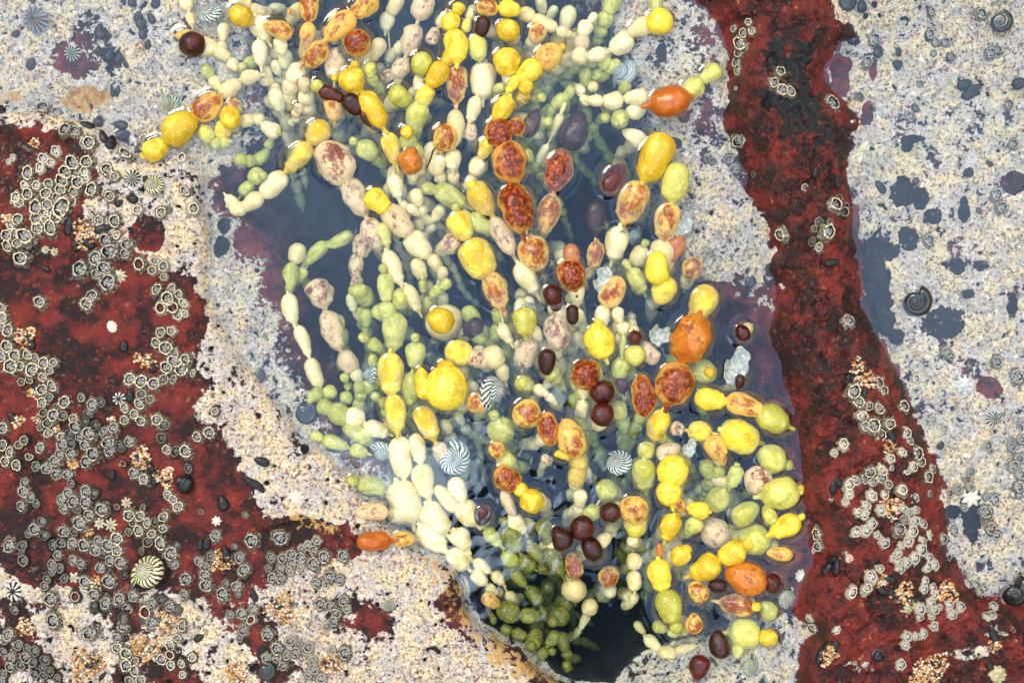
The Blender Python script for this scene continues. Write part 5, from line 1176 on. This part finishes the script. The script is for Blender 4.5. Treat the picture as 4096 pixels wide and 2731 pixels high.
# ---------------------------------------------------------------- sky, sun, camera
w = bpy.data.worlds.new('World'); scene.world = w; w.use_nodes = True; nt = w.node_tree; nt.nodes.clear()
SUN_EL, SUN_AZ = math.radians(48), math.radians(-35)
def wn(t, **k):
    n = nt.nodes.new(t)
    for a, b in k.items(): setattr(n, a, b)
    return n
out = wn('ShaderNodeOutputWorld'); bg = wn('ShaderNodeBackground'); bg.inputs[1].default_value = .15
sky = wn('ShaderNodeTexSky', sky_type='NISHITA', sun_disc=False, sun_elevation=SUN_EL, sun_rotation=SUN_AZ, air_density=1.2, dust_density=.6)
tc = wn('ShaderNodeTexCoord'); sp = wn('ShaderNodeSeparateXYZ'); nt.links.new(tc.outputs['Generated'], sp.inputs[0])
def m(op, a, b=None, c=None, clamp=False):
    n = wn('ShaderNodeMath', operation=op, use_clamp=clamp)
    for i, v in enumerate((a,b,c)):
        if v is None: continue
        if isinstance(v,(int,float)): n.inputs[i].default_value = v
        else: nt.links.new(v, n.inputs[i])
    return n.outputs[0]
def mr(v, a, b, lo, hi):
    n = wn('ShaderNodeMapRange', interpolation_type='SMOOTHSTEP'); nt.links.new(v, n.inputs[0])
    for i, q in enumerate((a,b,lo,hi)): n.inputs[i+1].default_value = q
    return n.outputs[0]
zz = m('MAXIMUM', sp.outputs[2], .05); dx = m('DIVIDE', sp.outputs[0], zz); dy = m('DIVIDE', sp.outputs[1], zz)
# bright broken cloud overhead, and a dark patch added to darken the pool's reflection
cl = wn('ShaderNodeTexNoise'); cl.inputs['Scale'].default_value = 5.5; cl.inputs['Detail'].default_value = 4; nt.links.new(tc.outputs['Generated'], cl.inputs['Vector'])
cloud = mr(cl.outputs['Fac'], .36, .62, .75, 1.15)
el = mr(sp.outputs[2], .42, .80, .13, 1.0)
def blob(cx, cy, rx, ry, soft=.35, jag=.8):
    a = m('DIVIDE', m('SUBTRACT', dx, cx), rx); b = m('DIVIDE', m('SUBTRACT', dy, cy), ry)
    d = m('SQRT', m('ADD', m('MULTIPLY', a, a), m('MULTIPLY', b, b)))
    d = m('ADD', d, m('MULTIPLY', m('SUBTRACT', cl.outputs['Fac'], .5), jag))
    return mr(d, 1-soft, 1+soft, 1.0, 0.0)
def B(X, Y, rx, ry, soft=.5, jag=.8): return blob((X-1176)*G2M/H, (784-Y)*G2M/H, rx*G2M/H, ry*G2M/H, soft, jag)
brk = B(1176, 784, 1700, 1500, .35)            # a break in the cloud straight overhead
white = B(980, 1120, 230, 230, .7)
for q in ((720,500,300,260,.7),(1050,200,300,200,.8),(250,150,420,260,.6),(760,230,260,200,.8),(2150,500,260,420,.7),(1560,150,240,200,.7),(560,700,110,320,.8),(1350,880,210,160,.9)):
    white = m('MAXIMUM', white, m('MULTIPLY', B(*q), .28))
dk = B(1330, 1500, 300, 300, .16, .5)  # stands in for the unseen onlooker's dark reflection, no real cloud
cov = m('MAXIMUM', m('SUBTRACT', 1.0, brk), white)      # cloud cover
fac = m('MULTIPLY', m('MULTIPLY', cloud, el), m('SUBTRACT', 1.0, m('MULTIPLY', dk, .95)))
fac = m('MULTIPLY', fac, m('ADD', 1.0, m('MULTIPLY', m('MULTIPLY', white, brk), 1.1)))
mixc = wn('ShaderNodeMix', data_type='RGBA'); nt.links.new(m('ADD', .38, m('MULTIPLY', cov, .62), None, True), mixc.inputs[0]); hs = wn('ShaderNodeHueSaturation'); hs.inputs['Saturation'].default_value = 1.45; hs.inputs['Value'].default_value = 1.9; nt.links.new(sky.outputs[0], hs.inputs['Color']); nt.links.new(hs.outputs[0], mixc.inputs[6]); mixc.inputs[7].default_value = (14.0, 13.2, 12.2, 1)
sc = wn('ShaderNodeVectorMath', operation='SCALE'); 
tint = wn('ShaderNodeMix', data_type='RGBA'); nt.links.new(brk, tint.inputs[0]); tint.inputs[6].default_value = (1.04,1,.95,1); tint.inputs[7].default_value = (.68,.92,1.20,1)
tm = wn('ShaderNodeMix', data_type='RGBA', blend_type='MULTIPLY'); tm.inputs[0].default_value = 1; nt.links.new(mixc.outputs[2], tm.inputs[6]); nt.links.new(tint.outputs[2], tm.inputs[7])
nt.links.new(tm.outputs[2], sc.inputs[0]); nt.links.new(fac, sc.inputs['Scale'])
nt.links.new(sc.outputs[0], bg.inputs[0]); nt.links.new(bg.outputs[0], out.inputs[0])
sun = bpy.data.lights.new('sun', 'SUN'); sun.energy = 1.3; sun.angle = math.radians(18); sun.color = (1.0,.92,.80)
so = bpy.data.objects.new('sun', sun); col.objects.link(so)
sd_ = Vector((math.sin(SUN_AZ)*math.cos(SUN_EL), math.cos(SUN_AZ)*math.cos(SUN_EL), math.sin(SUN_EL)))
so.rotation_euler = sd_.to_track_quat('Z','Y').to_euler()
cam = bpy.data.cameras.new('camera'); cam.lens = LENS; cam.sensor_width = 36; cam.clip_start = .01; cam.clip_end = 20
cam.dof.use_dof = True; cam.dof.focus_distance = H-.001; cam.dof.aperture_fstop = 3.2
co = bpy.data.objects.new('camera', cam); co.location = (0,0,H); co.rotation_euler = (0,0,0); col.objects.link(co); scene.camera = co
scene.view_settings.view_transform = 'Standard'; scene.view_settings.look = 'None'; scene.view_settings.exposure = 0.54; scene.view_settings.gamma = 1
cy = scene.cycles; cy.use_denoising = True; cy.max_bounces = 6; cy.diffuse_bounces = 3; cy.glossy_bounces = 3; cy.transparent_max_bounces = 8; cy.transmission_bounces = 2; cy.volume_bounces = 0
cy.caustics_reflective = False; cy.caustics_refractive = False; cy.use_adaptive_sampling = True; cy.adaptive_threshold = .03
